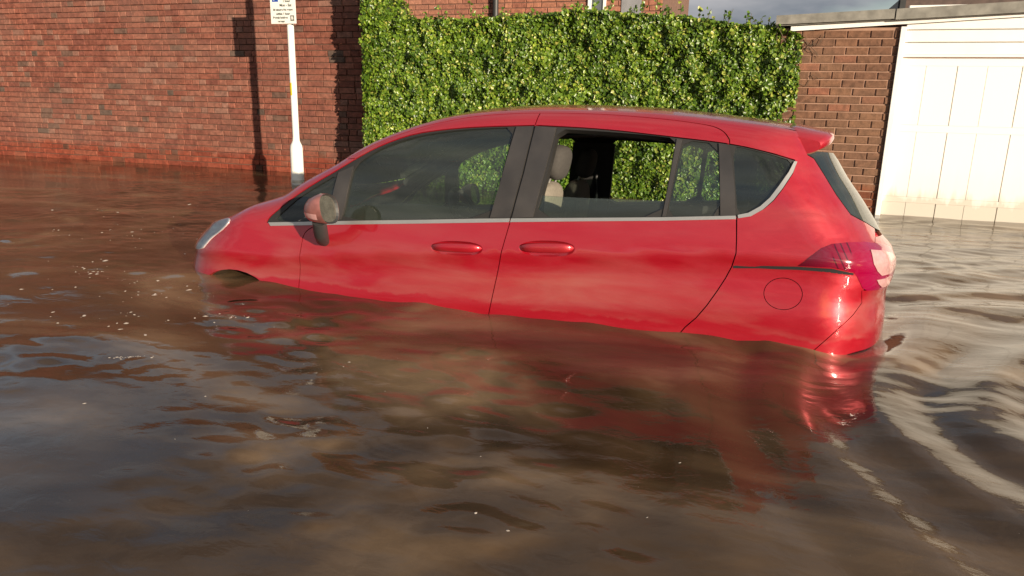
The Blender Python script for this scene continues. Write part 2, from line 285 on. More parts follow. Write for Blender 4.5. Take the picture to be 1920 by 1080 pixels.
# tail lamp
m,t,b=new_mat('tail_lamp_red'); setp(b,base=(.42,.0,.035),rough=.12,coat=1,coatr=.03)
wv=t.nodes.new('ShaderNodeTexWave'); wv.wave_type='BANDS'; wv.bands_direction='X'; wv.inputs['Scale'].default_value=13; wv.inputs['Distortion'].default_value=.4
tcn=t.nodes.new('ShaderNodeTexCoord'); mpp=t.nodes.new('ShaderNodeMapping'); mpp.inputs['Rotation'].default_value=(0,R(28),0)
t.links.new(tcn.outputs['Object'],mpp.inputs[0]); t.links.new(mpp.outputs[0],wv.inputs['Vector'])
rp=ramp(t,[(.05,(.08,.0,.012)),(.25,(.24,.0,.025))]); t.links.new(wv.outputs['Fac'],rp.inputs[0])
sx=t.nodes.new('ShaderNodeSeparateXYZ'); t.links.new(tcn.outputs['Object'],sx.inputs[0])
ra=ramp(t,[(.0,(0,0,0)),(.26,(0,0,0)),(.265,(1,1,1)),(.335,(1,1,1)),(.34,(0,0,0)),(1,(0,0,0))]); t.links.new(sx.outputs['X'],ra.inputs[0])
c=mixc(t,ra.outputs[0],(.24,.0,.025),rp.outputs[0]); ra2=ramp(t,[(.15,(.35,.35,.35)),(.36,(1,1,1)),(.44,(1.0,1.0,1.5))]); t.links.new(sx.outputs['X'],ra2.inputs[0])
c=mixc(t,1.0,c,ra2.outputs[0],'MULTIPLY'); t.links.new(c,b.inputs['Base Color']); M['tail']=m
M['tailclear']=simple('tail_lamp_clear',(.50,.27,.26),rough=.12,var=.15,scale=40,coat=1)
M['tailpink']=simple('tail_lamp_bright',(.75,.01,.14),rough=.12,coat=1)
# ------------------------------------------------------------ car building
KS=.08
def shr(v): return (v[0],v[1],v[2]-KS*(v[1]-3.45))
_a=np.linspace(0,1,401); _Xt=np.sin(_a*math.pi/2); _st=_Xt+.8*(1-np.sqrt(1-_Xt**2))
def fS(X): return np.interp(X,_Xt,_st)
def iS(s): return np.interp(s,_st,_Xt)
def fwd(x,z):
    x=np.asarray(x,float); z=np.asarray(z,float)
    s=x.copy()
    X=(x-(xr(z)-CR))/CR; s=np.where(X>0,xr(z)-CR+CR*fS(np.clip(X,0,1)),s)
    X=((xf(z)+CF)-x)/CF; s=np.where(X>0,xf(z)+CF-CF*fS(np.clip(X,0,1)),s)
    r=rr(x); a=(z-(zt(x)-r))/r; t=np.where(a>0,zt(x)-r+r*fS(np.clip(a,0,1)),z)
    return s,t
def inv(s,t):
    s=np.asarray(s,float); t=np.asarray(t,float)
    x=s.copy(); z=t.copy()
    for _ in range(14):
        X=(s-(xr(z)-CR))/CR; xn=np.where(X>0,xr(z)-CR+CR*iS(np.clip(X,0,1.8)),s)
        X=((xf(z)+CF)-s)/CF; xn=np.where(X>0,xf(z)+CF-CF*iS(np.clip(X,0,1.8)),xn)
        r=rr(xn); a=(t-(zt(xn)-r))/r; zn=np.where(a>0,zt(xn)-r+r*iS(np.clip(a,0,1.8)),t)
        x=x*.4+xn*.6; z=z*.4+zn*.6
    return x,z
def P3(s,t):
    x,z=inv(s,t); return np.stack([x,S(x,z),z],-1)
def nrm(s,t):
    e=.004
    a=P3(s+e,t)-P3(s-e,t); b=P3(s,t+e)-P3(s,t-e)
    n=np.cross(a,b); n/=np.maximum(np.linalg.norm(n,axis=-1,keepdims=True),1e-9)
    n[n[:,1]>0.35]*=-1
    return n
def chaikin(pts,n=1,closed=True):
    P=np.array(pts,float)
    for _ in range(n):
        Q=[]
        m=len(P)
        for i in range(m if closed else m-1):
            a,b=P[i],P[(i+1)%m]; Q+= [a*.75+b*.25,a*.25+b*.75]
        if not closed: Q=[P[0]]+Q+[P[-1]]
        P=np.array(Q)
    return P
def smo(pts,n=2): return [tuple(q) for q in chaikin(pts,n,False)]
def dens(P,d):
    P=np.array(P,float); Q=[]
    for i in range(len(P)):
        a,b=P[i],P[(i+1)%len(P)]; L=np.linalg.norm(b-a)
        if L<1e-5: continue
        k=max(1,int(math.ceil(L/d)))
        for j in range(k): Q.append(a+(b-a)*j/k)
    return np.array(Q)
def area(P): x,y=P[:,0],P[:,1]; return .5*np.sum(x*np.roll(y,-1)-np.roll(x,-1)*y)
def shrink(P,g):
    if area(P)<0: P=P[::-1]
    d=np.roll(P,-1,0)-np.roll(P,1,0); d/=np.maximum(np.linalg.norm(d,axis=1,keepdims=True),1e-9)
    return P+np.stack([-d[:,1],d[:,0]],1)*g
def inside(pts,P):
    x,y=pts[:,0],pts[:,1]; r=np.zeros(len(pts),bool); n=len(P); j=n-1
    for i in range(n):
        xi,yi=P[i]; xj,yj=P[j]
        c=((yi>y)!=(yj>y))&(x<(xj-xi)*(y-yi)/((yj-yi) if yj!=yi else 1e-12)+xi); r^=c; j=i
    return r
def segdist(pts,P):
    d=np.full(len(pts),9.)
    A=P; B=np.roll(P,-1,0)
    for a,b in zip(A,B):
        ab=b-a; L=ab@ab
        if L<1e-12: continue
        u=np.clip(((pts-a)@ab)/L,0,1); q=a+u[:,None]*ab
        d=np.minimum(d,np.linalg.norm(pts-q,axis=1))
    return d
def panel_data(outer,holes=(),off=0,thick=.018,grid=.035,gap=.0025,round_=0,hround=1,func=None,dome=0):
    """skin piece following the car's side; polygons in metres (x,z)"""
    if round_: outer=chaikin(outer,round_)
    O=dens(outer,.022); O=np.stack(fwd(O[:,0],O[:,1]),1); O=shrink(O,gap)
    Hs=[]
    for h in holes:
        h=chaikin(h,hround) if hround else np.array(h)
        h=dens(h,.022); h=np.stack(fwd(h[:,0],h[:,1]),1); Hs.append(shrink(h,0))
    lo=O.min(0); hi=O.max(0)
    gx,gy=np.meshgrid(np.arange(lo[0]+grid/2,hi[0],grid),np.arange(lo[1]+grid/2,hi[1],grid))
    G=np.stack([gx.ravel(),gy.ravel()],1)
    k=inside(G,O)&(segdist(G,O)>grid*.45)
    for h in Hs: k&=~inside(G,h)&(segdist(G,h)>grid*.45)
    G=G[k]
    pts=[Vector(q) for q in O]; edges=[(i,(i+1)%len(O)) for i in range(len(O))]
    for h in Hs:
        b0=len(pts); pts+=[Vector(q) for q in h]; edges+=[(b0+i,b0+(i+1)%len(h)) for i in range(len(h))]
    nb=len(pts); pts+=[Vector(q) for q in G]
    vo,eo,fo,_,_,_=delaunay_2d_cdt(pts,edges,[],0,1e-6)
    vo=np.array([(v.x,v.y) for v in vo]); F=np.array([f for f in fo if len(f)==3])
    cen=vo[F].mean(1); k=inside(cen,O)
    for h in Hs: k&=~inside(cen,h)
    F=F[k]
    a=vo[F]; ar=(a[:,1,0]-a[:,0,0])*(a[:,2,1]-a[:,0,1])-(a[:,2,0]-a[:,0,0])*(a[:,1,1]-a[:,0,1])
    F[ar<0]=F[ar<0][:,::-1]
    nn=nrm(vo[:,0],vo[:,1]); offs=np.full(len(vo),off)
    if dome: offs=off+dome*np.clip(segdist(vo,O)/.05,0,1)**.5
    V=P3(vo[:,0],vo[:,1])+nn*offs[:,None]
    Fl=[];FV=[];
    for li,loop in enumerate([O]+Hs):
        n=nrm(loop[:,0],loop[:,1]); a=P3(loop[:,0],loop[:,1])+n*off; b=a-n*thick
        b0=len(FV); m_=len(loop); FV+=list(a)+list(b)
        for i in range(m_):
            j=(i+1)%m_; f=(b0+i,b0+j,b0+m_+j,b0+m_+i)
            Fl.append(f[::-1] if li==0 else f)
    return V,[tuple(int(i) for i in f) for f in F],nn,np.array(FV),Fl
def panel(name,outer,mat,parent,side=1,holes=(),flange=True,more=(),**k):
    Vs=[];Fs=[];Ns=[];sm=[]
    for (o_,h_) in [(outer,holes)]+list(more):
        V,F,nn,FV,Fl=panel_data(o_,h_,**k)
        for sgn in ((1,-1) if side==0 else (side,)):
            def mir(A):
                A=A.copy()
                if sgn<0: A[:,1]=2*YC-A[:,1]
                A[:,2]-=KS*(A[:,1]-3.45); return A
            b=len(Vs); n2=nn.copy()
            if sgn<0: n2[:,1]*=-1
            Vs+=list(mir(V)); Ns+=list(n2); Fs+=[tuple(b+i for i in (f if sgn>0 else f[::-1])) for f in F]; sm+=[True]*len(F)
            if flange:
                b=len(Vs); Vs+=list(mir(FV)); Ns+=[(0,0,0)]*len(FV); Fs+=[tuple(b+i for i in (f if sgn>0 else f[::-1])) for f in Fl]; sm+=[False]*len(Fl)
    return mesh_obj(name,Vs,Fs,mat,parent,smooth=sm,normals=[tuple(map(float,q)) for q in Ns])
car=empty('hatchback',(-1.45,YC,-.6),'red five door family car stranded in brown floodwater up to its doors','car')
BOT=-.42
g=lambda k: list(T[k])
fs=g('front_shut'); bs=g('b_shut'); rs=g('rear_shut'); belt=smo(g('belt'),2)
fs_low=[(-2.478,BOT)]+smo(fs[1:8],1)             # up to the belt
belt_at=lambda x: float(np.interp(x,[q[0] for q in belt],[q[1] for q in belt]))
fx=-2.3085; bx=float(np.interp(.49,[q[1] for q in bs[::-1]],[q[0] for q in bs[::-1]]))
rx=belt[-1][0]
door_b=[q for q in bs if q[1]<.485]
bs_low=[(bx,belt_at(bx))]+door_b+[(-1.345,BOT)]
rs_low=[(rx,belt[-1][1])]+[q for q in rs if q[1]<.56]+[(-.45,-.12),(-.62,BOT)]
dft=smo(g('dlo_front')[6:],1); drt=smo(g('dlo_rear')[:8],1)
rsf=smo(g('roof_shut_front'),2); rsr=smo(g('roof_shut_rear'),2)
def belt_seg(x0,x1): return [(x0,belt_at(x0))]+[q for q in belt if x0+.01<q[0]<x1-.01]+[(x1,belt_at(x1))]
xs_=np.linspace(0.0635,-3.5,60)
roofline=[(float(x),float(zt(x))-.0015) for x in xs_]
arch_c=(-2.93,-.315); arch_r=.385
arch=[(arch_c[0]+arch_r*math.cos(a),arch_c[1]+arch_r*math.sin(a)) for a in np.linspace(math.pi+.28,-.28,24)]
bsh=g('bumper_shut')[::-1]
tsh=g('tail_shut')
tip=g('dlo_tip'); drt_end=g('dlo_rear')[7:]
body_poly=[(float(xf(BOT)),BOT)]+arch+fs_low+belt_seg(-2.70,fx)[::-1]+smo(g('dlo_front')[:7],1)+rsf+rsr[1:]+drt_end+tip+ \
   [(rx+.001,belt[-1][1])]+rs_low[1:]+[(.20,BOT)]+[(.232,.0036)]+bsh[1:]+[(.410,.2812),(.452,.511)]+tsh[::-1]+roofline[1:]+[(float(xf(.11)),.11),(float(xf(-.1)),-.1)]
fc=T['fuel_c']; fcx,fcz=fc[0]; frx=(fc[2][0]-fc[1][0])/2; frz=(fc[3][1]-fc[4][1])/2
def ell(cx,cz,rx_,rz_,n=32,e=1): return [(cx+rx_*math.copysign(abs(math.cos(a))**e,math.cos(a)),cz+rz_*math.copysign(abs(math.sin(a))**e,math.sin(a))) for a in np.linspace(0,2*math.pi,n,endpoint=False)]
def handle_geo(k):
    h=T[k]; cx=(h[0][0]+h[1][0])/2; cz=(h[2][1]+h[3][1])/2; return cx,cz,(h[1][0]-h[0][0])/2,(h[2][1]-h[3][1])/2*1.08,math.atan2(h[1][1]-h[0][1],h[1][0]-h[0][0])
def rot_ell(cx,cz,rx_,rz_,a,n=30,e=.85): return [(cx+u*math.cos(a)-v*math.sin(a),cz+u*math.sin(a)+v*math.cos(a)) for u,v in ell(0,0,rx_,rz_,n,e)]
def bowl(name,h,mat,parent,side):
    cx,cz,a_,b_,an=h; V=[];F=[];n=30;rings=7
    for i in range(rings+1):
        q=1-i/rings
        for (u,v) in ell(0,0,a_*1.01,b_*1.01,n,.85):
            x=cx+q*(u*math.cos(an)-v*math.sin(an)); z=cz+q*(u*math.sin(an)+v*math.cos(an))
            V.append((x,float(S(x,z))+.001+.026*(1-q**2.5),z))
    for i in range(rings):
        for j in range(n): F.append((i*n+j,i*n+(j+1)%n,(i+1)*n+(j+1)%n,(i+1)*n+j))
    if side<0: V=[(x,2*YC-y,z) for x,y,z in V]; F=[f[::-1] for f in F]
    return mesh_obj(name,[shr(v) for v in V],F,mat,parent,smooth=True)
def handle(h,parent,side,mat):
    cx,cz,a_,b_,an=h; mb=MB(); V=[];F=[];n=14;ns=22
    for i in range(ns+1):
        u=-1+2*i/ns; uu=math.copysign(abs(u)**.9,u)
        x=cx+uu*a_*.98*math.cos(an); z=cz+uu*a_*.98*math.sin(an)+.004
        pr=max(0,1-abs(u)**4)
        hz=b_*(.60*max(0,1-abs(u)**3)**.5*(1+.12*u)+.02); hy=.011*pr**.5+.001
        out=.020*pr+(-.006)*(1-pr)
        y0=float(S(x,z))-out
        for k in range(n):
            t_=2*math.pi*k/n; V.append((x,y0+hy*math.sin(t_),z+hz*math.cos(t_)))
    for i in range(ns):
        for k in range(n): F.append((i*n+k,(i+1)*n+k,(i+1)*n+(k+1)%n,i*n+(k+1)%n))
    if side<0: V=[(x,2*YC-y,z) for x,y,z in V]; F=[f[::-1] for f in F]
    return mesh_obj('door_handle',[shr(v) for v in V],F,mat,parent,smooth=True)
body=None
for side in (1,-1):
    gr=.03 if side>0 else .07
    o=panel('body_side',body_poly,M['paint'],car,side,holes=[ell(fcx,fcz,frx,frz)] if side>0 else [],hround=0,grid=gr)
    if side>0:
        panel('fuel_flap',ell(fcx,fcz,frx-.003,frz-.003),M['paint'],o,side,gap=0,grid=.02)
        panel('filler_recess',ell(fcx,fcz,frx+.01,frz+.01),M['cavity'],o,side,gap=0,off=-.017,flange=False,grid=.03)
    panel('slide_rail',g('rail')+g('rail_low')[::-1],M['cavity'],o,side,off=.0015,gap=0,thick=.004,grid=.02)
    # front door
    hf=handle_geo('handle_f'); hr=handle_geo('handle_r')
    fd=panel('front_door',fs_low+belt_seg(fx,bx)[1:]+bs_low[1:],M['paint'],car,side,holes=[rot_ell(*hf)],hround=0,grid=gr,
        more=[(rsf+[q for q in bs[:2]]+dft[::-1],[])])
    bowl('handle_recess',hf,M['paint'],fd,side); handle(hf,fd,side,M['paint'])
    rd=panel('sliding_door',belt_seg(bx,rx)+rs_low[1:]+[(-.9,BOT)]+bs_low[::-1][:-1],M['paint'],car,side,holes=[rot_ell(*hr)],hround=0,grid=gr,
        more=[(rsr+[T['dlo_rear'][7]]+drt[::-1][1:]+[bs[1]],[])])
    bowl('handle_recess',hr,M['paint'],rd,side); handle(hr,rd,side,M['paint'])
    # glasshouse surround with real openings
    trim_poly=g('dlo_front')[:1]+smo(g('dlo_front')+g('dlo_rear')[1:],1)[1:]+tip+belt[::-1]
    tr=panel('window_surround',trim_poly,M['seal'],car,side,holes=[g('front_quarter_glass'),g('front_glass'),g('rear_door_glass'),g('rear_fixed_glass'),g('quarter_glass')],
        off=-.004,thick=.045,gap=.001,grid=gr)
    panel('pillar_cover',g('a_cover'),M['trim'],tr,side,off=.002,thick=.006,gap=.002)
    panel('pillar_cover',g('b_cover_front'),M['trim'],tr,side,off=.003,thick=.007,gap=.0025)
    panel('pillar_cover',g('b_cover_rear'),M['trim'],tr,side,off=.003,thick=.007,gap=.0025)
    panel('window_divider',g('divider'),M['trim'],tr,side,off=.001,thick=.02,gap=.004)
    panel('pillar_cover',g('c_cover'),M['trim'],tr,side,off=.002,thick=.006,gap=.002)
    panel('window_glass',g('front_glass'),M['glass'],tr,side,off=-.012,gap=-.004,flange=False,grid=.08)
    panel('window_glass',g('front_quarter_glass'),M['privacy'],tr,side,off=-.010,gap=-.004,flange=False,grid=.08)
    if side>0: panel('lowered_window_glass',g('lowered_glass'),M['glass'],tr,side,off=-.016,gap=-.002,thick=.004,grid=.08)
    else: panel('window_glass',g('rear_door_glass'),M['clear'],tr,side,off=-.012,gap=-.004,flange=False,grid=.08)
    panel('window_glass',g('rear_fixed_glass'),M['glass'],tr,side,off=-.010,gap=-.004,flange=False,grid=.08)
    panel('window_glass',g('quarter_glass'),M['privacy'],tr,side,off=-.008,gap=-.004,flange=False,grid=.06)
    # bright strips
    for nm in ('chrome_front','chrome_rear','quarter_chrome'):
        panel('chrome_strip',g(nm),M['chrome'],car,side,off=.006,thick=.009,gap=.0008,grid=.02)
    # lamps
    tl=panel('tail_lamp',g('tail_lamp'),M['tail'],car,side,off=.002,thick=.014,gap=.001,dome=.006,grid=.02,round_=0)
    panel('lamp_lens',g('tail_lens'),M['tailclear'],tl,side,off=.0115,thick=.008,gap=.001,grid=.015,dome=.001,round_=0)
    panel('lamp_lens',g('tail_lens_low'),M['tailclear'],tl,side,off=.0115,thick=.008,gap=.001,grid=.015,dome=.001,round_=0)
    hl=[(x,min(z,float(zt(x))-.006)) for x,z in g('headlamp')]
    hp=panel('headlight',hl,M['silver'],car,side,off=.004,thick=.01,gap=.001,grid=.02,round_=1)
    panel('lamp_cover',hl,M['clear'],hp,side,off=.009,thick=.006,gap=0,grid=.02,dome=.004,round_=1,flange=False)
    # inner trim
    ip=[(-2.62,BOT),(-2.62,.36)]+[(x,belt_at(x)-.012) for x in np.linspace(-2.55,-.16,14)]+[(.05,.56),(.30,.54),(.30,BOT)]
    panel('door_lining',ip,M['trimgrey'],car,side,off=-.07,gap=0,flange=False,grid=.08)
    mbk=MB()
    mbk.add([shr((x,(float(S(x,belt_at(x)-.012))+dy) if side>0 else 2*YC-float(S(x,belt_at(x)-.012))-dy,belt_at(x)-.014)) for x in np.linspace(-2.6,-.1,20) for dy in (.012,.085)],
            [(2*i,2*i+1,2*i+3,2*i+2) for i in range(19)])
    mbk.build('window_sill_lining',M['trimgrey'],car)
# tailgate, rear bumper (wrap across the car)
TS=lambda z: float(xr(z))
tg=[(.452,.511),(.415,.29)]+[(TS(z),z) for z in (.285,.35,.42,.50)]+[(TS(.505),.505)]
panel('tailgate',tg,M['paint'],car,0,gap=.0015,grid=.03)
rb=bsh+[(.410,.285)]+[(TS(z),z) for z in (.280,.2,.1,0,-.1,-.2,BOT)]+[(.20,BOT)]
panel('rear_bumper',rb,M['paint'],car,0,gap=.0015,grid=.03)
wg=[q for q in tsh[2:]]+[(TS(.508),.508)]+[(TS(z),z) for z in (.6,.7,.8,.86,.885)]+[(.16,.885)]
panel('rear_window',wg,M['rearglass'],car,0,gap=.002,grid=.04)
# spoiler
prof=T['spoiler_prof']; Vv=[];Ff=[]; ny=15
x0=min(q[0] for q in prof)
for i in range(ny):
    u=-1+2*i/(ny-1); y=YC+u*(YC-3.705); k=1+.16*(1-u*u)-(.25 if abs(u)>.99 else 0)-(.06 if .8<abs(u)<.99 else 0)
    lift=.05*(1-u*u)
    for (px,pz) in prof:
        zc=.87; Vv.append(shr((x0+(px-x0)*k,y,(pz if abs(u)<.99 else zc+(pz-zc)*.72)+lift)))
n_=len(prof)
for i in range(ny-1):
    for j in range(n_): Ff.append((i*n_+j,i*n_+(j+1)%n_,(i+1)*n_+(j+1)%n_,(i+1)*n_+j))
Ff+= [tuple(range(n_))[::-1],tuple((ny-1)*n_+j for j in range(n_))]
mesh_obj('rear_spoiler',Vv,Ff,M['paint'],car,smooth=[True]*(len(Ff)-2)+[False]*2)
# top skins: bonnet, windscreen, roof
def crown(x): return np.interp(x,[-3.5,-3.0,-2.6,-2.2,-1.6,0.1],[.0,.035,.05,.05,.055,.05])
def topgrid(name,xa,xb,mat,inset=0,nx=40,nq=24,dz=0):
    V=[];F=[]
    for i in range(nx+1):
        for j in range(nq+1):
            q=-1+2*j/nq; a=xa(q); b_=xb(q); x=a+(b_-a)*i/nx
            ztop=float(zt(x))-.0015; ye=float(S(x,ztop))
            hw=(YC-ye-inset)
            V.append(shr((x,YC+q*hw,ztop+float(crown(x))*(1-abs(q)**2.2)+dz)))
    for i in range(nx):
        for j in range(nq): F.append((i*(nq+1)+j,(i+1)*(nq+1)+j,(i+1)*(nq+1)+j+1,i*(nq+1)+j+1))
    return mesh_obj(name,V,F,mat,car,smooth=True)
topgrid('bonnet',lambda q:-3.497,lambda q:-2.56-.16*(1-q*q),M['paint'])
topgrid('windscreen',lambda q:-2.555-.16*(1-q*q),lambda q:-1.80-.12*(1-q*q),M['glass'],inset=.05)
for sg in (1,-1):
    mb=MB(); V=[]
    for i in range(31):
        x=-2.56+.78*i/30; z0=float(zt(x))-.0015; ye=float(S(x,z0))
        for k in (0,.052):
            y=ye+k; V.append(shr((x,y if sg>0 else 2*YC-y,z0+(.0 if k==0 else .008))))
    mb.add(V,[(2*i,2*i+2,2*i+3,2*i+1)[::sg] for i in range(30)],True); mb.build('screen_pillar',M['paint'],car)
    mb=MB(); mb.tube([((x),(float(S(x,float(zt(x))-.0015))+.035 if sg>0 else 2*YC-float(S(x,float(zt(x))-.0015))-.035),float(zt(x))-.035) for x in np.linspace(-2.56,-1.75,12)],.03,8); mb.build('pillar_lining',M['trimgrey'],car,True)
roof=topgrid('roof',lambda q:-1.795-.12*(1-q*q),lambda q:.066,M['paint'])
# roof lining just below the roof
topgrid('roof_lining',lambda q:-1.78,lambda q:.05,M['liner'],inset=.03,dz=-.055,nx=16,nq=12)
# aerial stub
# interior
def seat(x,y,mat,mat2,lean=.22,top=.66):
    st=bpy.data.objects.new('seat',None); link(st); st.parent=car; st.matrix_parent_inverse=Matrix.Translation(-car.location)
    Mr=Matrix.Rotation(lean,3,'Y')
    a=MB(); a.ellipsoid((x-.06,y,top-.32),(.075,.235,.34),Mr,14,.7,.6); o=a.build('seat_back',mat,st,True)
    a=MB(); a.ellipsoid((x-.38,y,top-.66),(.28,.24,.09),None,12,.6,.6); a.build('seat_cushion',mat,st,True)
    a=MB(); a.ellipsoid((x+.05,y,top+.115),(.052,.125,.095),Mr,12,.7,.7); hrs=a.build('headrest',mat2,st,True)
    for s_ in (-.06,.06): 
        a=MB(); a.tube([(x+.0,y+s_,top-.03),(x+.035,y+s_,top+.06)],.007,8); a.build('headrest_post',M['chrome'],st,True)
seat(-1.17,3.93,M['seat'],M['seatdark'])
seat(-1.20,4.67,M['seat'],M['seatdark'],top=.655)
for yy in (3.95,4.30,4.65): seat(-.22,yy,M['seatdark'],M['trimgrey'],lean=.3,top=.66)
a=MB(); a.ellipsoid((-2.30,YC,.27),(.36,.70,.17),None,18,.6,.7); a.build('dashboard',M['trimgrey'],car,True)
a=MB()
cx_,cy_,cz_=-1.98,4.67,.38
ring=[]
for k in range(25):
    t_=2*math.pi*k/24; ring.append((cx_+.19*math.cos(t_)*-.42,cy_+.19*math.sin(t_),cz_+.19*math.cos(t_)*.9))
a.tube(ring,.016,8,False)
a.tube([(cx_,cy_-.18,cz_),(cx_-.04,cy_,cz_-.01),(cx_,cy_+.18,cz_)],.016,8); a.tube([(cx_-.04,cy_,cz_-.01),(cx_-.3,cy_,cz_-.10)],.03,8)
a.ellipsoid((cx_-.02,cy_,cz_),(.04,.075,.06)); a.build('steering_wheel',M['trimgrey'],car,True)
a=MB(); a.ellipsoid((-2.02,YC,.83),(.02,.11,.035)); a.tube([(-2.02,YC,.84),(-2.06,YC,.90)],.01,8); a.build('rear_view_mirror',M['plastic'],car,True)
a=MB(); a.box(-2.5,.35,3.60,5.0,-.40,-.36); a.build('cabin_floor',M['trimgrey'],car,True)
a=MB(); a.box(-2.66,-2.62,3.60,5.0,-.4,.30); a.build('bulkhead',M['cavity'],car,True)
for yb in (3.66,4.94):
    a=MB(); a.tube([(-1.16,yb,.83),(-1.13,yb+(.02 if yb<4 else -.02),.60),(-1.16,yb+(.03 if yb<4 else -.03),.2)],.014,6); a.build('seat_belt',M['plastic'],car,True)
for sg in (1,-1):
    a=MB(); ys_=(3.60,3.63) if sg>0 else (4.97,5.00)
    a.add([(-1.36 if sg<0 else -1.30,ys_[0],.42),(-1.06 if sg<0 else -1.13,ys_[0],.42),(-1.02 if sg<0 else -1.10,ys_[0]+(.08 if sg>0 else -.08),.90),(-1.30 if sg<0 else -1.24,ys_[0]+(.08 if sg>0 else -.08),.90),
           (-1.36 if sg<0 else -1.30,ys_[1],.42),(-1.06 if sg<0 else -1.13,ys_[1],.42),(-1.02 if sg<0 else -1.10,ys_[1]+(.08 if sg>0 else -.08),.90),(-1.30 if sg<0 else -1.24,ys_[1]+(.08 if sg>0 else -.08),.90)],
          [(0,1,2,3),(7,6,5,4),(0,4,5,1),(1,5,6,2),(2,6,7,3),(3,7,4,0)])
    a.build('pillar_lining',M['trimgrey'],car,True)
# door mirrors
for sg in (1,-1):
    def yy(y): return y if sg>0 else 2*YC-y
    # housing: lofted shell, open towards the rear
    V=[];F=[];n=24;secs=[(-2.302,.22,-.012),(-2.288,.56,-.010),(-2.262,.80,-.004),(-2.225,.95,.002),(-2.185,1.02,.006),(-2.165,.99,.006)]
    cyy=3.305; cz0=.482
    for (x,k,dz) in secs:
        for j in range(n):
            t_=2*math.pi*j/n; c_,s_=math.cos(t_),math.sin(t_)
            f=lambda w: math.copysign(abs(w)**.8,w)
            V.append((x+(.014*s_ if x>-2.2 else 0)*-1,yy(cyy+f(c_)*.086*k),cz0+dz+f(s_)*.078*k+.012*c_*0))
    ns=len(secs)
    for i in range(ns-1):
        for j in range(n): F.append(((i*n+j),(i+1)*n+j,(i+1)*n+(j+1)%n,i*n+(j+1)%n)[::-sg])
    F.append(tuple(range(n))[::-sg])
    hm=mesh_obj('door_mirror',[shr(v) for v in V],F,M['sheenpaint'],car,smooth=[True]*(len(F)-1)+[False])
    V2=[V[(ns-1)*n+j] for j in range(n)]
    Vr=[(v[0]-.001,v[1],v[2]) for v in V2]+[(v[0]-.014,cyy_+(v[1]-cyy_)*.90,cz0+(v[2]-cz0)*.88) for v in V2 for cyy_ in [yy(cyy)]]
    mesh_obj('mirror_rim',[shr(v) for v in Vr],[(j,(j+1)%n,n+(j+1)%n,n+j)[::sg] for j in range(n)],M['plastic'],hm)
    mesh_obj('mirror_glass',[shr((v[0]+.001,v[1],v[2])) for v in Vr[n:]],[tuple(range(n))[::sg]],M['mirror'],hm)
    # indicator strip wrapped on the lower front of the shell
    V=[];F=[]
    for i,(x,k) in enumerate([(-2.294,.50),(-2.285,.64),(-2.255,.86),(-2.215,.985),(-2.19,1.0)]):
        for a_ in (-.20,-.42,-.62):
            f=lambda w: math.copysign(abs(w)**.8,w)
            V.append((x,yy(cyy-f(math.cos(a_))*.088*k),cz0+.002+f(math.sin(a_))*.080*k))
    for i in range(4):
        for j in range(2): F.append((i*3+j,i*3+j+1,(i+1)*3+j+1,(i+1)*3+j)[::sg])
    mesh_obj('indicator',[shr(v) for v in V],F,M['tailclear'],hm,smooth=True)
    a=MB()
    # foot: tapered black arm from the door skin to the underside of the shell
    pts=[(-2.325,3.50,.275),(-2.30,3.43,.305),(-2.255,3.35,.350),(-2.235,3.31,.415)]
    a.tube([(x,yy(y),z) for x,y,z in pts],[.022,.036,.038,.036],14)
    a.build('mirror_arm',M['plastic'],hm,True)
# wheels
for (wx,wz) in ((-2.93,-.315),(-.44,-.20)):
    for sg in (1,-1):
        yo=3.53 if sg>0 else 2*YC-3.53; d=sg
        a=MB(); V=[];F=[];n=40
        prf=[(.205,.0),(.29,-.01),(.318,.02),(.322,.10),(.318,.18),(.29,.205),(.205,.20)]
        for k in range(n):
            t_=2*math.pi*k/n
            for (r1,o1) in prf: V.append((wx+r1*math.cos(t_),yo+d*o1,wz+r1*math.sin(t_)))
        m1=len(prf)
        for k in range(n):
            for j in range(m1-1): F.append((k*m1+j,((k+1)%n)*m1+j,((k+1)%n)*m1+j+1,k*m1+j+1))
        a.add(V,F,True); wh=a.build('wheel',M['tyre'],car,True)
        a=MB()
        for k in range(5):
            t_=2*math.pi*k/5; a.tube([(wx,yo+d*.02,wz),(wx+.2*math.cos(t_),yo+d*.01,wz+.2*math.sin(t_))],[.04,.025],8)
        a.build('rim',M['alloy'],wh,True)
V=[];F=[]
for k in range(25):
    t_=math.pi*k/24; 
    for y in (3.50,3.85): V.append(shr((arch_c[0]+(arch_r+.012)*math.cos(t_),y,arch_c[1]+(arch_r+.012)*math.sin(t_))))
F=[(2*k,2*k+1,2*k+3,2*k+2) for k in range(24)]
b0=len(V); V.append(shr((arch_c[0],3.85,arch_c[1]))); F+=[(2*k+1,b0,2*k+3) for k in range(24)]
mesh_obj('wheel_arch_liner',V,F,M['cavity'],car)

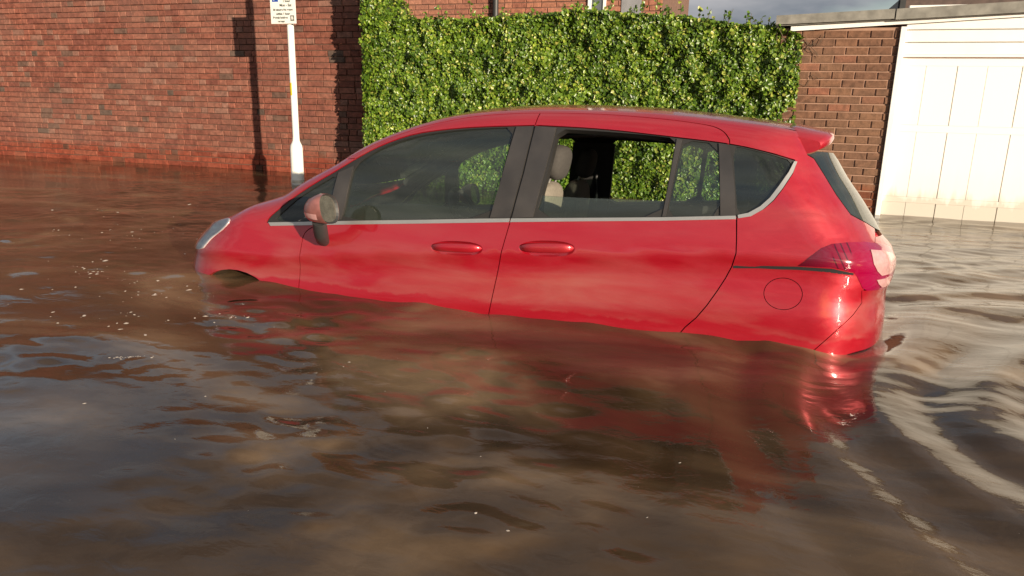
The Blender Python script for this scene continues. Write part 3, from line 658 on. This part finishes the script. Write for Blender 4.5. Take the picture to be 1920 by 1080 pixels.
# ------------------------------------------------------------ water and ground
rng=np.random.RandomState(3)
def sines(x,y,lam0,lam1,n,seed,aniso=(1,1)):
    rg=np.random.RandomState(seed); o=0
    for _ in range(n):
        l=lam0*(lam1/lam0)**rg.rand(); a=rg.rand()*2*math.pi; ph=rg.rand()*2*math.pi
        o=o+np.sin(2*math.pi/l*(x*math.cos(a)*aniso[0]+y*math.sin(a)*aniso[1])+ph)*(l/lam1)**.6
    return o/math.sqrt(n)
def wave(x,y):
    amp=.55+.45*np.clip(sines(x,y,1.5,3.5,6,5)*.8+.3,0,1)
    h=.0075*sines(x,y,.45,1.5,16,1,(.85,1.35))+(.0072+.0012*np.clip((-x-.6)/1.2,0,1))*sines(x,y,.12,.42,28,2,(.7,1.4))*np.clip(.55+.7*sines(x,y,.8,2.2,6,77),.12,1.6)+.0016*sines(x,y,.06,.14,16,8,(.8,1.3))*np.clip(.2+.9*sines(x,y,.6,1.6,6,78),0,1.3)
    # wake rings spreading from the right
    wx=x+.10*sines(x,y,.9,1.8,5,11); wy=y+.10*sines(x,y,.9,1.8,5,12)
    r=np.hypot(wx-2.45,wy-3.05)
    en=np.exp(-np.clip(r-2.1,0,9)**2/1.1)*np.clip((x+.8)/.9,0,1)
    h=h*(1-.40*en)+en*((.011+.008*np.exp(-((r-1.75)/.55)**2))*np.sin(2*math.pi*r/.38+.6+.8*sines(x,y,.8,1.8,5,15))+.0016*np.sin(2*math.pi*r/.15+1.1*sines(x,y,.5,1,4,13)))
    # swell sweeping back from the car side
    e2=np.exp(-((y-(3.02-.28*(x+.9)))/.34)**2)*np.exp(-((x+.5)/1.1)**2)
    h=h+.020*e2
    # water pushed up along the near side of the car
    d=np.clip(3.46-y,0,9); al=np.exp(-(d/.10)**2)
    wl=np.interp(x,[-3.4,-3.1,-2.77,-2.48,-2.2,-1.93,-1.68,-1.37,-1.08,-.81,-.55,-.35,-.10,.03,.22,.42,.6],
                   [.02,.012,.026,.010,-.002,-.008,.008,-.010,-.002,.012,.006,.022,.010,.034,.010,-.004,.0])
    far=np.clip((y-5.5)/3,0,1)*.6
    h=h*amp*(1-far)
    er=np.clip((x-.1)/.8,0,1)*np.clip((y-3.7)/.8,0,1)
    h=h+er*(.0034*np.sin(2*math.pi*(-.33*wx+.94*wy)/.27+1.5*sines(x,y,.6,1.6,6,61))+.0014*sines(x,y,.10,.22,16,62,(.5,1.5)))
    near=np.clip((.40-x)/.35,0,1)*np.clip((5.0-y)/.3,0,1)*np.clip((x+3.55)/.3,0,1)*np.clip((y-2.9)/.3,0,1)
    return h*(1-al*.4*near)+al*near*(wl+.0045*sines(x,x*0,.10,.45,10,91))
def axis(a,b,d,lo,hi,n=26):
    core=np.arange(a,b+d/2,d)
    L=a-(np.geomspace(d,a-lo,n)); H=b+(np.geomspace(d,hi-b,n))
    return np.concatenate([L[::-1],core,H])
ax=axis(-7.0,3.2,.020,-120,120); ay=axis(.9,7.6,.020,-120,8.9,14)
gx,gy=np.meshgrid(ax,ay)
gz=wave(gx,gy)
fade=np.clip(1-np.maximum(np.maximum(-8-gx,gx-4.5),np.maximum(.6-gy,gy-8.8))/3,0,1); gz=gz*fade
nx_,ny_=len(ax),len(ay)
me=bpy.data.meshes.new('water'); co_=np.stack([gx,gy,gz],-1).reshape(-1,3)
idx=np.arange(nx_*ny_).reshape(ny_,nx_)
qd=np.stack([idx[:-1,:-1],idx[:-1,1:],idx[1:,1:],idx[1:,:-1]],-1).reshape(-1,4)
me.vertices.add(len(co_)); me.vertices.foreach_set('co',co_.ravel())
me.loops.add(qd.size); me.loops.foreach_set('vertex_index',qd.ravel().astype(np.int32))
me.polygons.add(len(qd)); me.polygons.foreach_set('loop_start',(np.arange(len(qd))*4).astype(np.int32))
me.polygons.foreach_set('use_smooth',[True]*len(qd)); me.update(calc_edges=True)
m,t,b=new_mat('flood_water'); setp(b,base=(.10,.055,.028),rough=.05,ior=1.333)
n1=noise(t,.75,detail=6,dist=1.4,sc3=(.8,1.6,1)); rp=ramp(t,[(.38,(.044,.025,.012)),(.52,(.088,.052,.026)),(.68,(.21,.135,.074))]); t.links.new(n1.outputs['Fac'],rp.inputs[0]); t.links.new(rp.outputs[0],b.inputs['Base Color'])
n3=noise(t,1.3,detail=6,dist=1.6); rp3=ramp(t,[(.42,(.025,.025,.025)),(.64,(.13,.13,.13))]); t.links.new(n3.outputs['Fac'],rp3.inputs[0]); t.links.new(rp3.outputs[0],b.inputs['Roughness'])
n2=noise(t,14,detail=4,dist=.6,sc3=(.7,1.1,1)); n4=noise(t,38,detail=3,dist=.4,sc3=(.7,1.2,1)); bn=bump(t,None,n4.outputs['Fac'],.12,.002); bump(t,b,n2.outputs['Fac'],.20,.007,prev=bn)
me.materials.append(m); wo=link(bpy.data.objects.new('water',me)); tag(wo,kind='structure')
M['asphalt']=simple('asphalt',(.05,.05,.05),rough=.9)
a=MB(); a.add([(-400,-400,-.62),(400,-400,-.62),(400,400,-.62),(-400,400,-.62)],[(0,1,2,3)]); tag(a.build('ground',M['asphalt']),kind='structure')
a=MB(); a.box(-120,120,6.55,6.68,-.62,-.48); a.box(-120,120,6.68,8.75,-.62,-.49); tag(a.build('pavement',simple('paving',(.3,.29,.27),rough=.9)),kind='structure')
# foam flecks
mf=simple('foam',(.62,.52,.42),rough=.7,var=.2)
a=MB()
cl=[(-4.6,4.4,.5,30),(-3.9,3.35,.28,34),(-3.3,3.1,.3,26),(-2.9,2.6,.25,22),(-2.45,2.9,.2,14),(-1.9,2.3,.3,8),(-1.2,2.5,.5,12),(-1.6,1.7,.5,8),(-.3,1.9,.5,7),(-5.2,5.2,.7,12)]
for (cx,cy,sp,n) in cl:
    for _ in range(n):
        x=random.gauss(cx,sp); y=random.gauss(cy,sp*.5)
        if y>3.3 and x>-3.7: continue
        r=random.choice([.003,.004,.005,.007,.009]) if random.random()<.95 else .014
        if x>-2.3: r*=.4
        z=float(wave(np.array(x),np.array(y)))
        V=[];n_=9;ro=random.random()*3; el=random.uniform(1,2.6)
        for k in range(n_):
            t_=2*math.pi*k/n_; q=r*random.uniform(.6,1.2); u,v=q*el*math.cos(t_),q*math.sin(t_)
            V.append((x+u*math.cos(ro)-v*math.sin(ro),y+u*math.sin(ro)+v*math.cos(ro),z-.001))
        V.append((x,y,z+r*.35)); a.add(V,[(k,(k+1)%n_,n_) for k in range(n_)],True)
for (x,y,ang,L_) in [(-2.5,2.25,.5,.06)]:
    for _ in range(26):
        u=random.gauss(0,L_*.5); v=random.gauss(0,.006); xx=x+u*math.cos(ang)-v*math.sin(ang); yy2=y+u*math.sin(ang)+v*math.cos(ang); r=random.uniform(.0018,.0045)
        z=float(wave(np.array(xx),np.array(yy2))); V=[(xx+r*1.8*math.cos(k)*math.cos(ang)-r*math.sin(k)*math.sin(ang),yy2+r*1.8*math.cos(k)*math.sin(ang)+r*math.sin(k)*math.cos(ang),z-.0005) for k in np.linspace(0,5.4,7)]+[(xx,yy2,z+r*.4)]
        a.add(V,[(k,(k+1)%7,7) for k in range(7)],True)
tag(a.build('foam_flecks',mf),'pale foam flecks and scum drifting on the brown floodwater','foam',kind='stuff')

# ------------------------------------------------------------ bricks
def brick_mat(name,stops,var=.25,soil=(.30,.22,.17),soilf=.25,edge=None):
    m,t,b=new_mat(name); setp(b,rough=.85,spec=.25)
    g_=t.nodes.new('ShaderNodeNewGeometry'); rp=ramp(t,stops,'CONSTANT' if len(stops)>6 else 'LINEAR'); t.links.new(g_.outputs['Random Per Island'],rp.inputs[0])
    n=noise(t,18,detail=6,dist=.5); r2=ramp(t,[(.3,(.62,.62,.62)),(.7,(1.25,1.25,1.25))]); t.links.new(n.outputs['Fac'],r2.inputs[0])
    c=mixc(t,1.0,rp.outputs[0],r2.outputs[0],'MULTIPLY')
    n2=noise(t,.8,detail=6,dist=1.0,sc3=(.7,1,1.5)); r3=ramp(t,[(.42,(0,0,0)),(.7,(soilf,)*3)]); t.links.new(n2.outputs['Fac'],r3.inputs[0])
    c=mixc(t,r3.outputs[0],c,soil)
    sx=t.nodes.new('ShaderNodeSeparateXYZ'); tq=t.nodes.new('ShaderNodeTexCoord'); t.links.new(tq.outputs['Object'],sx.inputs[0])
    n5=noise(t,2.5,detail=4); ma=t.nodes.new('ShaderNodeMath'); ma.operation='MULTIPLY_ADD'; ma.inputs[1].default_value=-.35; t.links.new(n5.outputs['Fac'],ma.inputs[0]); t.links.new(sx.outputs['Z'],ma.inputs[2])
    rw=ramp(t,[(0,(1,1,1)),(.10,(0,0,0))]); t.links.new(ma.outputs[0],rw.inputs[0])
    c2=mixc(t,1.0,c,(1.0,.62,.50),'MULTIPLY'); c=mixc(t,rw.outputs[0],c,c2); t.links.new(c,b.inputs['Base Color'])
    n3=noise(t,55,detail=5); bump(t,b,n3.outputs['Fac'],.5,.006)
    return m
def bricks(mb,x0,x1,yf,z0,z1,L=.215,Hh=.065,J=.010,jit=.006,skip=None,dep=.05,tilt=0,rnd=None):
    rg=rnd or random
    row=0; z=z0
    while z<z1:
        x=x0-(L+J)*(.5 if row%2 else 0)-rg.uniform(0,.02)
        while x<x1:
            Lf=L if (L<.2 or rg.random()<.6) else .105
            a_,b_=max(x,x0),min(x+Lf,x1)
            if b_-a_>.02:
                zz=z+tilt*(a_-x0); j=rg.uniform(-jit,jit); h=Hh+rg.uniform(-.002,.002); e=.004
                a2,b2=a_+rg.uniform(-.002,.002),b_+rg.uniform(-.002,.002); y=yf+j
                V=[(a2,y+dep,zz),(b2,y+dep,zz),(b2,y+dep,zz+h),(a2,y+dep,zz+h),(a2,y+e,zz),(b2,y+e,zz),(b2,y+e,zz+h),(a2,y+e,zz+h),
                   (a2+e,y+rg.uniform(-.002,.002),zz+e),(b2-e,y+rg.uniform(-.002,.002),zz+e),(b2-e,y,zz+h-e),(a2+e,y,zz+h-e)]
                mb.add(V,[(0,1,5,4),(1,2,6,5),(2,3,7,6),(3,0,4,7),(4,5,9,8),(5,6,10,9),(6,7,11,10),(7,4,8,11),(8,9,10,11)])
            x+=Lf+J
        z+=Hh+J; row+=1
bw=brick_mat('rustic_red_brick',soil=(.20,.13,.10),soilf=.30,stops=[(0,(.18,.060,.040)),(.16,(.22,.078,.052)),(.32,(.20,.068,.046)),(.48,(.245,.095,.064)),(.62,(.175,.060,.042)),(.74,(.215,.074,.048)),(.86,(.23,.11,.08)),(.945,(.13,.072,.053)),(.985,(.095,.064,.05))])
mort=simple('mortar',(.15,.085,.06),rough=.95,var=.2,scale=20)
wl=empty('boundary_wall',(-9,8.7,-.6),'long red brick wall rising from the floodwater behind the sign post','wall')
a=MB(); bricks(a,-15.5,-4.93,8.573,-.45,3.1,L=.225,Hh=.066,J=.009,jit=.007); a.build('brickwork',bw,wl)
a=MB(); a.box(-15.5,-4.94,8.592,8.92,-.6,3.1); a.build('mortar_bed',mort,wl)
# garage
bg_=brick_mat('brown_garage_brick',[(0,(.15,.075,.045)),(.3,(.19,.095,.055)),(.6,(.145,.073,.045)),(.93,(.17,.085,.052)),(.97,(.22,.09,.055)),(1,(.27,.10,.06))],soil=(.22,.145,.09),soilf=.3)
mg=simple('garage_mortar',(.33,.195,.135),rough=.95,var=.15,scale=15)
wht=simple('white_painted_metal',(.80,.785,.74),rough=.42,var=.04,scale=3)
ga=empty('garage',(1.9,8.6,-.6),'flat roofed brick garage with a white panelled door right of the hedge','garage')
a=MB(); bricks(a,-.10,.935,8.055,-.45,1.70,L=.190,Hh=.064,J=.011,jit=.003); a.build('brick_pier',bg_,ga)
a=MB(); a.box(-.10,.93,8.066,8.30,-.6,1.74); a.box(-.10,-.02,8.30,11,-.6,1.74); a.build('pier_mortar',mg,ga)
a=MB() # fascia, rises gently to the right
def slab(mb,x0,x1,y0,y1,z00,z01,z10,z11):
    mb.add([(x0,y0,z00),(x0,y1,z00),(x0,y0,z01),(x0,y1,z01),(x1,y0,z10),(x1,y1,z10),(x1,y0,z11),(x1,y1,z11)],[(0,1,3,2),(4,6,7,5),(0,4,5,1),(2,3,7,6),(0,2,6,4),(1,5,7,3)])
slab(a,-.02,4.4,8.02,8.05,1.712,1.755,1.955,2.02); a.build('fascia_board',wht,ga)
a=MB(); slab(a,-.16,.86,7.955,11.2,1.768,1.850,1.808,1.893); slab(a,.872,4.5,7.955,11.2,1.800,1.893,1.968,2.06)
slab(a,-.155,4.49,7.985,8.015,1.756,1.770,1.955,1.970)
a.build('roof_edge',simple('weathered_roof_edge',(.20,.19,.165),rough=.9,var=.25,scale=12),ga)
a=MB(); a.box(.938,.985,8.03,8.12,-.6,1.745,.004); a.box(.985,4.3,8.085,8.12,1.50,1.93)
for z in (1.545,1.655,1.765,1.875): a.box(.985,4.3,8.055,8.086,z-.045,z+.055,.006)
a.box(.985,4.3,8.045,8.10,1.478,1.499,.003); a.box(4.25,4.35,8.03,8.12,-.6,1.95,.004)
a.build('door_frame',wht,ga)
a=MB()
# sectioned up-and-over door: raised outer rails with upright grooves between the panels
cols=[.99,1.20,1.458,1.70,1.972,2.23,2.49,2.75,3.0,3.26,3.52,3.78,4.04,4.25]
rows=[(-.6,-.10),(-.03,.13),(.185,.80),(.865,1.40)]
a.box(.988,4.25,8.105,8.14,-.6,1.475)
prev=None
for (za,zb_) in rows:
    for i in range(len(cols)-1):
        w_=.004 if i%2==0 else .0016
        w2=.0016 if i%2==0 else .004
        a.box(cols[i]+w_,cols[i+1]-w2,8.090,8.1055,za,zb_,.0015)
for (za,zb_) in [(-.10,-.03),(.13,.185),(.80,.865),(1.40,1.475)]: a.box(.988,4.25,8.0895,8.1055,za+.0008,zb_-.0008,.001)
wm,wt,wb=new_mat('weathered_white_door'); setp(wb,rough=.45)
nn1=noise(wt,5,detail=6,dist=.6,sc3=(3,1,.5)); sxx=wt.nodes.new('ShaderNodeSeparateXYZ'); tcc=wt.nodes.new('ShaderNodeTexCoord'); wt.links.new(tcc.outputs['Object'],sxx.inputs[0])
mm=wt.nodes.new('ShaderNodeMath'); mm.operation='MULTIPLY_ADD'; mm.inputs[1].default_value=-.30; wt.links.new(nn1.outputs['Fac'],mm.inputs[0]); wt.links.new(sxx.outputs['Z'],mm.inputs[2])
rwd=ramp(wt,[(0,(.62,.62,.62)),(.02,(.45,.45,.45)),(.10,(.10,.10,.10)),(.35,(0,0,0))]); wt.links.new(mm.outputs[0],rwd.inputs[0])
wt.links.new(mixc(wt,rwd.outputs[0],(.80,.785,.74),(.42,.36,.26)),wb.inputs['Base Color'])
gd=a.build('garage_door',wm,ga)
a=MB(); a.box(4.36,4.8,8.06,8.3,-.6,1.95); a.build('brick_pier',bg_,ga)
a=MB(); a.box(2.56,2.68,8.070,8.09,.50,.53,.004); a.tube([(2.62,8.09,.515),(2.62,8.05,.515)],.012,10); a.build('door_handle',M['chrome'],gd)
# ------------------------------------------------------------ hedge
HX=[-4.74,-4.632,-4.45,-4.329,-3.892,-3.5,-3.12,-2.63,-2.28,-1.88,-1.6,-1.22,-.95,-.69,-.435,-.234,-.08,.066,.12]
HZ=[2.6,2.3,2.0,1.885,1.86,1.875,1.87,1.895,1.93,1.925,1.90,1.87,1.845,1.81,1.775,1.75,1.715,1.69,1.64]
ht=lambda x: np.interp(x,HX,HZ)
hd=empty('hedge',(-2.3,8.35,-.5),'tall clipped evergreen hedge of small glossy leaves behind the red car','hedge')
def leafmesh(Pn,Nn,size,seed,name,mat,parent):
    rg=np.random.RandomState(seed); n=len(Pn)
    # random frame around the given facing
    d=Nn+rg.normal(0,.55,(n,3)); d/=np.linalg.norm(d,axis=1,keepdims=True)
    a=rg.normal(0,1,(n,3))+np.array([0,0,-.6]); a-=d*(a*d).sum(1,keepdims=True); a/=np.linalg.norm(a,axis=1,keepdims=True)
    b=np.cross(d,a); s=(size*rg.uniform(.6,1.25,n))[:,None]
    w=s*rg.uniform(.33,.46,n)[:,None]; fold=d*s*.10
    base=Pn-a*s*.5; tipp=Pn+a*s*.5-d*s*.10
    l1=Pn-a*s*.12+b*w-(-fold); r1=Pn-a*s*.12-b*w+fold
    l2=Pn+a*s*.22+b*w*.72+fold; r2=Pn+a*s*.22-b*w*.72+fold
    V=np.stack([base,r1,r2,tipp,l2,l1],1).reshape(-1,3)
    i0=np.arange(n)*6
    F=np.concatenate([np.stack([i0,i0+1,i0+2,i0+3],1),np.stack([i0,i0+3,i0+4,i0+5],1)],0)
    me=bpy.data.meshes.new(name); me.vertices.add(len(V)); me.vertices.foreach_set('co',V.ravel())
    me.loops.add(F.size); me.loops.foreach_set('vertex_index',F.ravel().astype(np.int32))
    me.polygons.add(len(F)); me.polygons.foreach_set('loop_start',(np.arange(len(F))*4).astype(np.int32)); me.update(calc_edges=True)
    me.materials.append(mat); o=link(bpy.data.objects.new(name,me))
    o.parent=parent; o.matrix_parent_inverse=Matrix.Translation(-world_loc(parent)); return o
m,t,b=new_mat('hedge_leaf'); setp(b,rough=.36,spec=.5)
g_=t.nodes.new('ShaderNodeNewGeometry'); rp=ramp(t,[(0,(.04,.085,.010)),(.25,(.08,.15,.014)),(.5,(.12,.21,.020)),(.75,(.18,.28,.025)),(.9,(.28,.36,.05)),(1,(.42,.40,.10))]); t.links.new(g_.outputs['Random Per Island'],rp.inputs[0])
n=noise(t,2.6,detail=4); r2=ramp(t,[(.3,(.6,.68,.6)),(.7,(1.25,1.2,1.1))]); t.links.new(n.outputs['Fac'],r2.inputs[0])
c=mixc(t,1.0,rp.outputs[0],r2.outputs[0],'MULTIPLY'); t.links.new(c,b.inputs['Base Color'])
tl_=t.nodes.new('ShaderNodeBsdfTranslucent'); t.links.new(c,tl_.inputs[0]); mxs=t.nodes.new('ShaderNodeMixShader'); mxs.inputs[0].default_value=.22
t.links.new(b.outputs[0],mxs.inputs[1]); t.links.new(tl_.outputs[0],mxs.inputs[2]); t.links.new(mxs.outputs[0],t.nodes['Material Output'].inputs[0])
M['leaf']=m
rg=np.random.RandomState(21)
def lump(x,z): return .04*sines(x,z,.35,1.2,12,31)+.035*sines(x,z,.12,.35,10,32)
n=92000; x=rg.uniform(-4.74,.10,n); u=rg.uniform(0,1,n); z=-.10+u*(ht(x)+.10)
dep=rg.exponential(.06,n); y=8.02-lump(x,z)+dep
P=np.stack([x,y,z],1); Nn=np.tile(np.array([.25,-1,.35]),(n,1))
n2=14000; x=rg.uniform(-4.74,.10,n2); y=rg.uniform(8.0,8.85,n2); z=ht(x)+.04*sines(x,y,.2,.7,10,33)-rg.exponential(.03,n2)
P=np.concatenate([P,np.stack([x,y,z],1)]); Nn=np.concatenate([Nn,np.tile(np.array([.1,-.3,1]),(n2,1))])
n3=14000; y=rg.uniform(8.0,8.62,n3); z=rg.uniform(-.1,2.7,n3); x=-4.70+.5*lump(y*2,z)+rg.exponential(.05,n3)
P=np.concatenate([P,np.stack([x,y,z],1)]); Nn=np.concatenate([Nn,np.tile(np.array([-1,-.3,.3]),(n3,1))])
# straggling sprigs above the clipped top
sp=[];spn=[];stems=MB()
for k in range(70):
    x0_=rg.uniform(-4.7,.05); y0_=rg.uniform(8.0,8.3); h_=rg.uniform(.04,.12) if k>8 else rg.uniform(.12,.22)
    dx,dy=rg.normal(0,.04,2)
    stems.tube([(x0_,y0_,float(ht(x0_))-.1),(x0_+dx,y0_+dy,float(ht(x0_))+h_)],[.004,.002],5,False)
    for j in range(10):
        q=rg.rand(); sp.append((x0_+dx*q+rg.normal(0,.015),y0_+dy*q+rg.normal(0,.015),float(ht(x0_))-.02+(h_+.03)*q)); spn.append((rg.normal(0,.5),-.6,.6))
P=np.concatenate([P,np.array(sp)]); Nn=np.concatenate([Nn,np.array(spn)])
# creeping strands on the pier
cs=[];
for k in range(5):
    x0_=.02; z0_=rg.uniform(1.1,1.68); px=[(x0_,8.03,z0_)]
    for j in range(6): px.append((px[-1][0]+rg.uniform(.02,.06),8.035+rg.uniform(-.01,.01),px[-1][2]+rg.normal(0,.05)))
    px=[(a_,b_,min(c_,1.69)) for a_,b_,c_ in px]; stems.tube(px,.0025,5,False)
leafmesh(P,Nn,.041,4,'foliage',M['leaf'],hd)
for k in range(46):
    x0_=-4.6+4.6*k/45+rg.normal(0,.03); zt_=float(ht(x0_))-.12
    pts=[(x0_,8.38,-.5),(x0_+rg.normal(0,.05),8.33+rg.normal(0,.04),.3),(x0_+rg.normal(0,.1),8.3+rg.normal(0,.06),1.0),(x0_+rg.normal(0,.12),8.3,zt_)]
    stems.tube(pts,[.02,.016,.012,.006],6,False)
    for j in range(6):
        z_=rg.uniform(.1,zt_); stems.tube([(x0_,8.32,z_),(x0_+rg.normal(0,.08),8.1,z_+.12)],[.006,.003],5,False)
stems.build('stems',simple('hedge_stem',(.10,.075,.05),rough=.9),hd)
# solid core added to block light, inner shade put into its dark colour
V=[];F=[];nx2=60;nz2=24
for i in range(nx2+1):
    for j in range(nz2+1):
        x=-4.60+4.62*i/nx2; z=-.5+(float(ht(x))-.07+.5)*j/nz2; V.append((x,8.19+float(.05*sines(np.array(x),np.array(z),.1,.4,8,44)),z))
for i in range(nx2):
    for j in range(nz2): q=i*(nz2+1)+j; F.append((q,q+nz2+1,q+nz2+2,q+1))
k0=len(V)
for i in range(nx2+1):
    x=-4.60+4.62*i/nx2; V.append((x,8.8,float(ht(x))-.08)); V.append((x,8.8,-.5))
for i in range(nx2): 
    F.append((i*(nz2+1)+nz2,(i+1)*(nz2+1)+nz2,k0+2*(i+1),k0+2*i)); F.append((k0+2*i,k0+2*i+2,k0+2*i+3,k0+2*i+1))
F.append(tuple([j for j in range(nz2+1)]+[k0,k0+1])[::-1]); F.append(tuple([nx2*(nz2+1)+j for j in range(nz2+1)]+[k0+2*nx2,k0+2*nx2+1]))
mesh_obj('light_block_core',V,F,simple('core_shade',(.022,.03,.012),rough=.95,var=.5,scale=30),hd)
# ------------------------------------------------------------ sign post
sg_=empty('parking_sign',(-5.345,7.54,-.5),'tall white post with a small white parking plate in front of the brick wall','sign')
wp=simple('white_post_paint',(.80,.78,.72),rough=.35,var=.05)
a=MB(); 
pc=[(-5.36,7.54,-.5,.076),(-5.355,7.54,.42,.073),(-5.354,7.54,.455,.066),(-5.353,7.54,.485,.050),(-5.352,7.54,.51,.041),(-5.35,7.54,.56,.0385),(-5.34,7.54,2.6,.038)]
a.tube([q[:3] for q in pc],[q[3] for q in pc],28); a.build('post',wp,sg_)
a=MB(); a.tube([(-5.36,7.54,.015),(-5.36,7.54,.05)],.0775,28,False); a.build('base_band',simple('stained_paint',(.55,.50,.40),rough=.6,var=.3,scale=20),sg_)
a=MB(); V=[];F=[]
for k in range(9):
    t_=R(222+7*k); 
    for z in (1.02,1.16): V.append((-5.347+.0405*math.cos(t_),7.54+.0405*math.sin(t_),z))
a.add(V,[(2*k,2*k+2,2*k+3,2*k+1) for k in range(8)]); a.build('sticker',simple('yellow_sticker',(.80,.55,.01),rough=.4,var=.1),sg_)
a=MB(); a.box(-5.554,-5.222,7.480,7.486,1.797,2.30,.002); pl=a.build('sign_plate',simple('sign_white',(.74,.73,.68),rough=.35,var=.03),sg_)
for z in (1.87,2.20): a=MB(); a.box(-5.42,-5.28,7.487,7.505,z,z+.03); a.build('bracket',M['chrome'],sg_)
blk=simple('sign_print',(.06,.07,.06),rough=.5); blu=simple('sign_blue',(.01,.06,.35),rough=.4); gry=simple('sign_print_grey',(.16,.16,.14),rough=.5)
def text(s,x,z,size,mat,parent,y=7.4785,bold=0):
    cu=bpy.data.curves.new('lettering','FONT'); cu.body=s; cu.size=size; cu.align_x='CENTER'; cu.align_y='CENTER'; cu.offset=bold; cu.extrude=.0004
    o=bpy.data.objects.new('tmp',cu); link(o); dg=bpy.context.evaluated_depsgraph_get(); me=bpy.data.meshes.new_from_object(o.evaluated_get(dg))
    bpy.data.objects.remove(o)
    me.materials.clear(); me.materials.append(mat)
    me.transform(Matrix.Translation((x,y,z))@Matrix.Rotation(R(90),4,'X'))
    o2=link(bpy.data.objects.new('lettering',me)); o2.parent=parent; o2.name='lettering'; return o2
a=MB(); a.box(-5.525,-5.445,7.4785,7.4800,2.030,2.225); a.build('blue_panel',blu,pl)
text('P',-5.485,2.085,.115,simple('sign_letter_white',(.72,.76,.80),rough=.4),pl,y=7.4775,bold=.004)
text('Mon - Sat',-5.355,2.15,.044,blk,pl,bold=.001); text('8 am - 6 pm',-5.355,2.10,.036,blk,pl,bold=.001)
text('1 hour',-5.335,2.035,.036,blk,pl,bold=.001); text('Mon - Sat',-5.350,1.992,.040,blk,pl,bold=.001)
text('30 minutes No return',-5.388,1.945,.029,blk,pl,bold=.001); text('within 1 hour',-5.388,1.902,.033,blk,pl,bold=.001)
text('Permit holders',-5.425,1.862,.032,blk,pl,bold=.001); text('exempt',-5.418,1.823,.030,blk,pl,bold=.001)
a=MB(); a.box(-5.295,-5.245,7.4785,7.4800,1.825,1.885); a.build('permit_badge',gry,pl); text('B',-5.270,1.855,.045,wp,pl,y=7.4775,bold=.001)
# ------------------------------------------------------------ buildings behind
hb=empty('brick_house',(-3.6,11.4,-.6),'red brick house wall with a drainpipe showing above the hedge','house')
bh=brick_mat('house_brick',[(0,(.30,.12,.07)),(.5,(.38,.16,.10)),(1,(.26,.10,.065))],soilf=.2)
a=MB(); bricks(a,-7.2,-2.30,11.0,1.4,4.6,jit=.004); bricks(a,-2.02,-1.74,11.0,1.4,4.6,jit=.004); a.build('brickwork',bh,hb)
a=MB(); a.box(-7.2,-1.745,11.012,14,-.6,4.6); a.build('wall_core',mort,hb)
a=MB(); a.box(-2.30,-2.02,10.99,11.03,-.6,4.6); a.build('grey_panel',simple('grey_render',(.22,.22,.23),rough=.8),hb)
a=MB(); a.tube([(-4.17,10.95,-.5),(-4.17,10.95,4.6)],.045,14); a.build('drainpipe',M['plastic'],hb)
a=MB(); a.box(-2.78,-2.73,10.97,11.02,1.5,4.2,.004); a.box(-2.56,-2.52,10.97,11.02,1.5,4.2,.004); a.box(-2.74,-2.55,10.975,11.02,1.45,1.51); a.box(-2.74,-2.55,10.975,11.02,4.19,4.25); wf=a.build('window_frame',wht,hb)
a=MB(); a.box(-2.73,-2.56,10.99,11.01,1.5,4.2); a.build('window_pane',simple('window_glass_far',(.10,.11,.12),rough=.1),wf)
rf=empty('tiled_house',(3.3,15,-.6),'dark tiled house roof showing behind the garage roof at the right','house')
tm=simple('dark_roof_tile',(.085,.055,.045),rough=.75,var=.3,scale=10)
a=MB(); 
V=[(1.52,13,2.46),(6,13,2.46),(6,17.5,5.4),(1.52,17.5,5.4)]
a.add(V+[(q[0],q[1],q[2]-.12) for q in V],[(0,1,2,3),(7,6,5,4),(0,4,5,1),(1,5,6,2),(2,6,7,3),(3,7,4,0)])
for i in range(22): 
    y=13+i*.2; z=2.46+(y-13)*2.94/4.5; a.box(1.52,6,y,y+.03,z+.0,z+.05)
a.build('roof',tm,rf)
a=MB(); a.box(1.42,1.52,12.9,17.4,2.38,2.50); a.add([(1.44,12.85,2.36),(1.44,17.4,5.30),(1.44,17.4,5.50),(1.44,12.85,2.52),(1.515,12.85,2.36),(1.515,17.4,5.30),(1.515,17.4,5.50),(1.515,12.85,2.52)],[(0,1,2,3),(7,6,5,4),(0,4,5,1),(1,5,6,2),(2,6,7,3),(3,7,4,0)]); a.build('bargeboard',M['plastic'],rf)
a=MB(); a.box(1.6,6,13.3,17.2,-.6,2.5); a.build('house_wall',bh,rf)
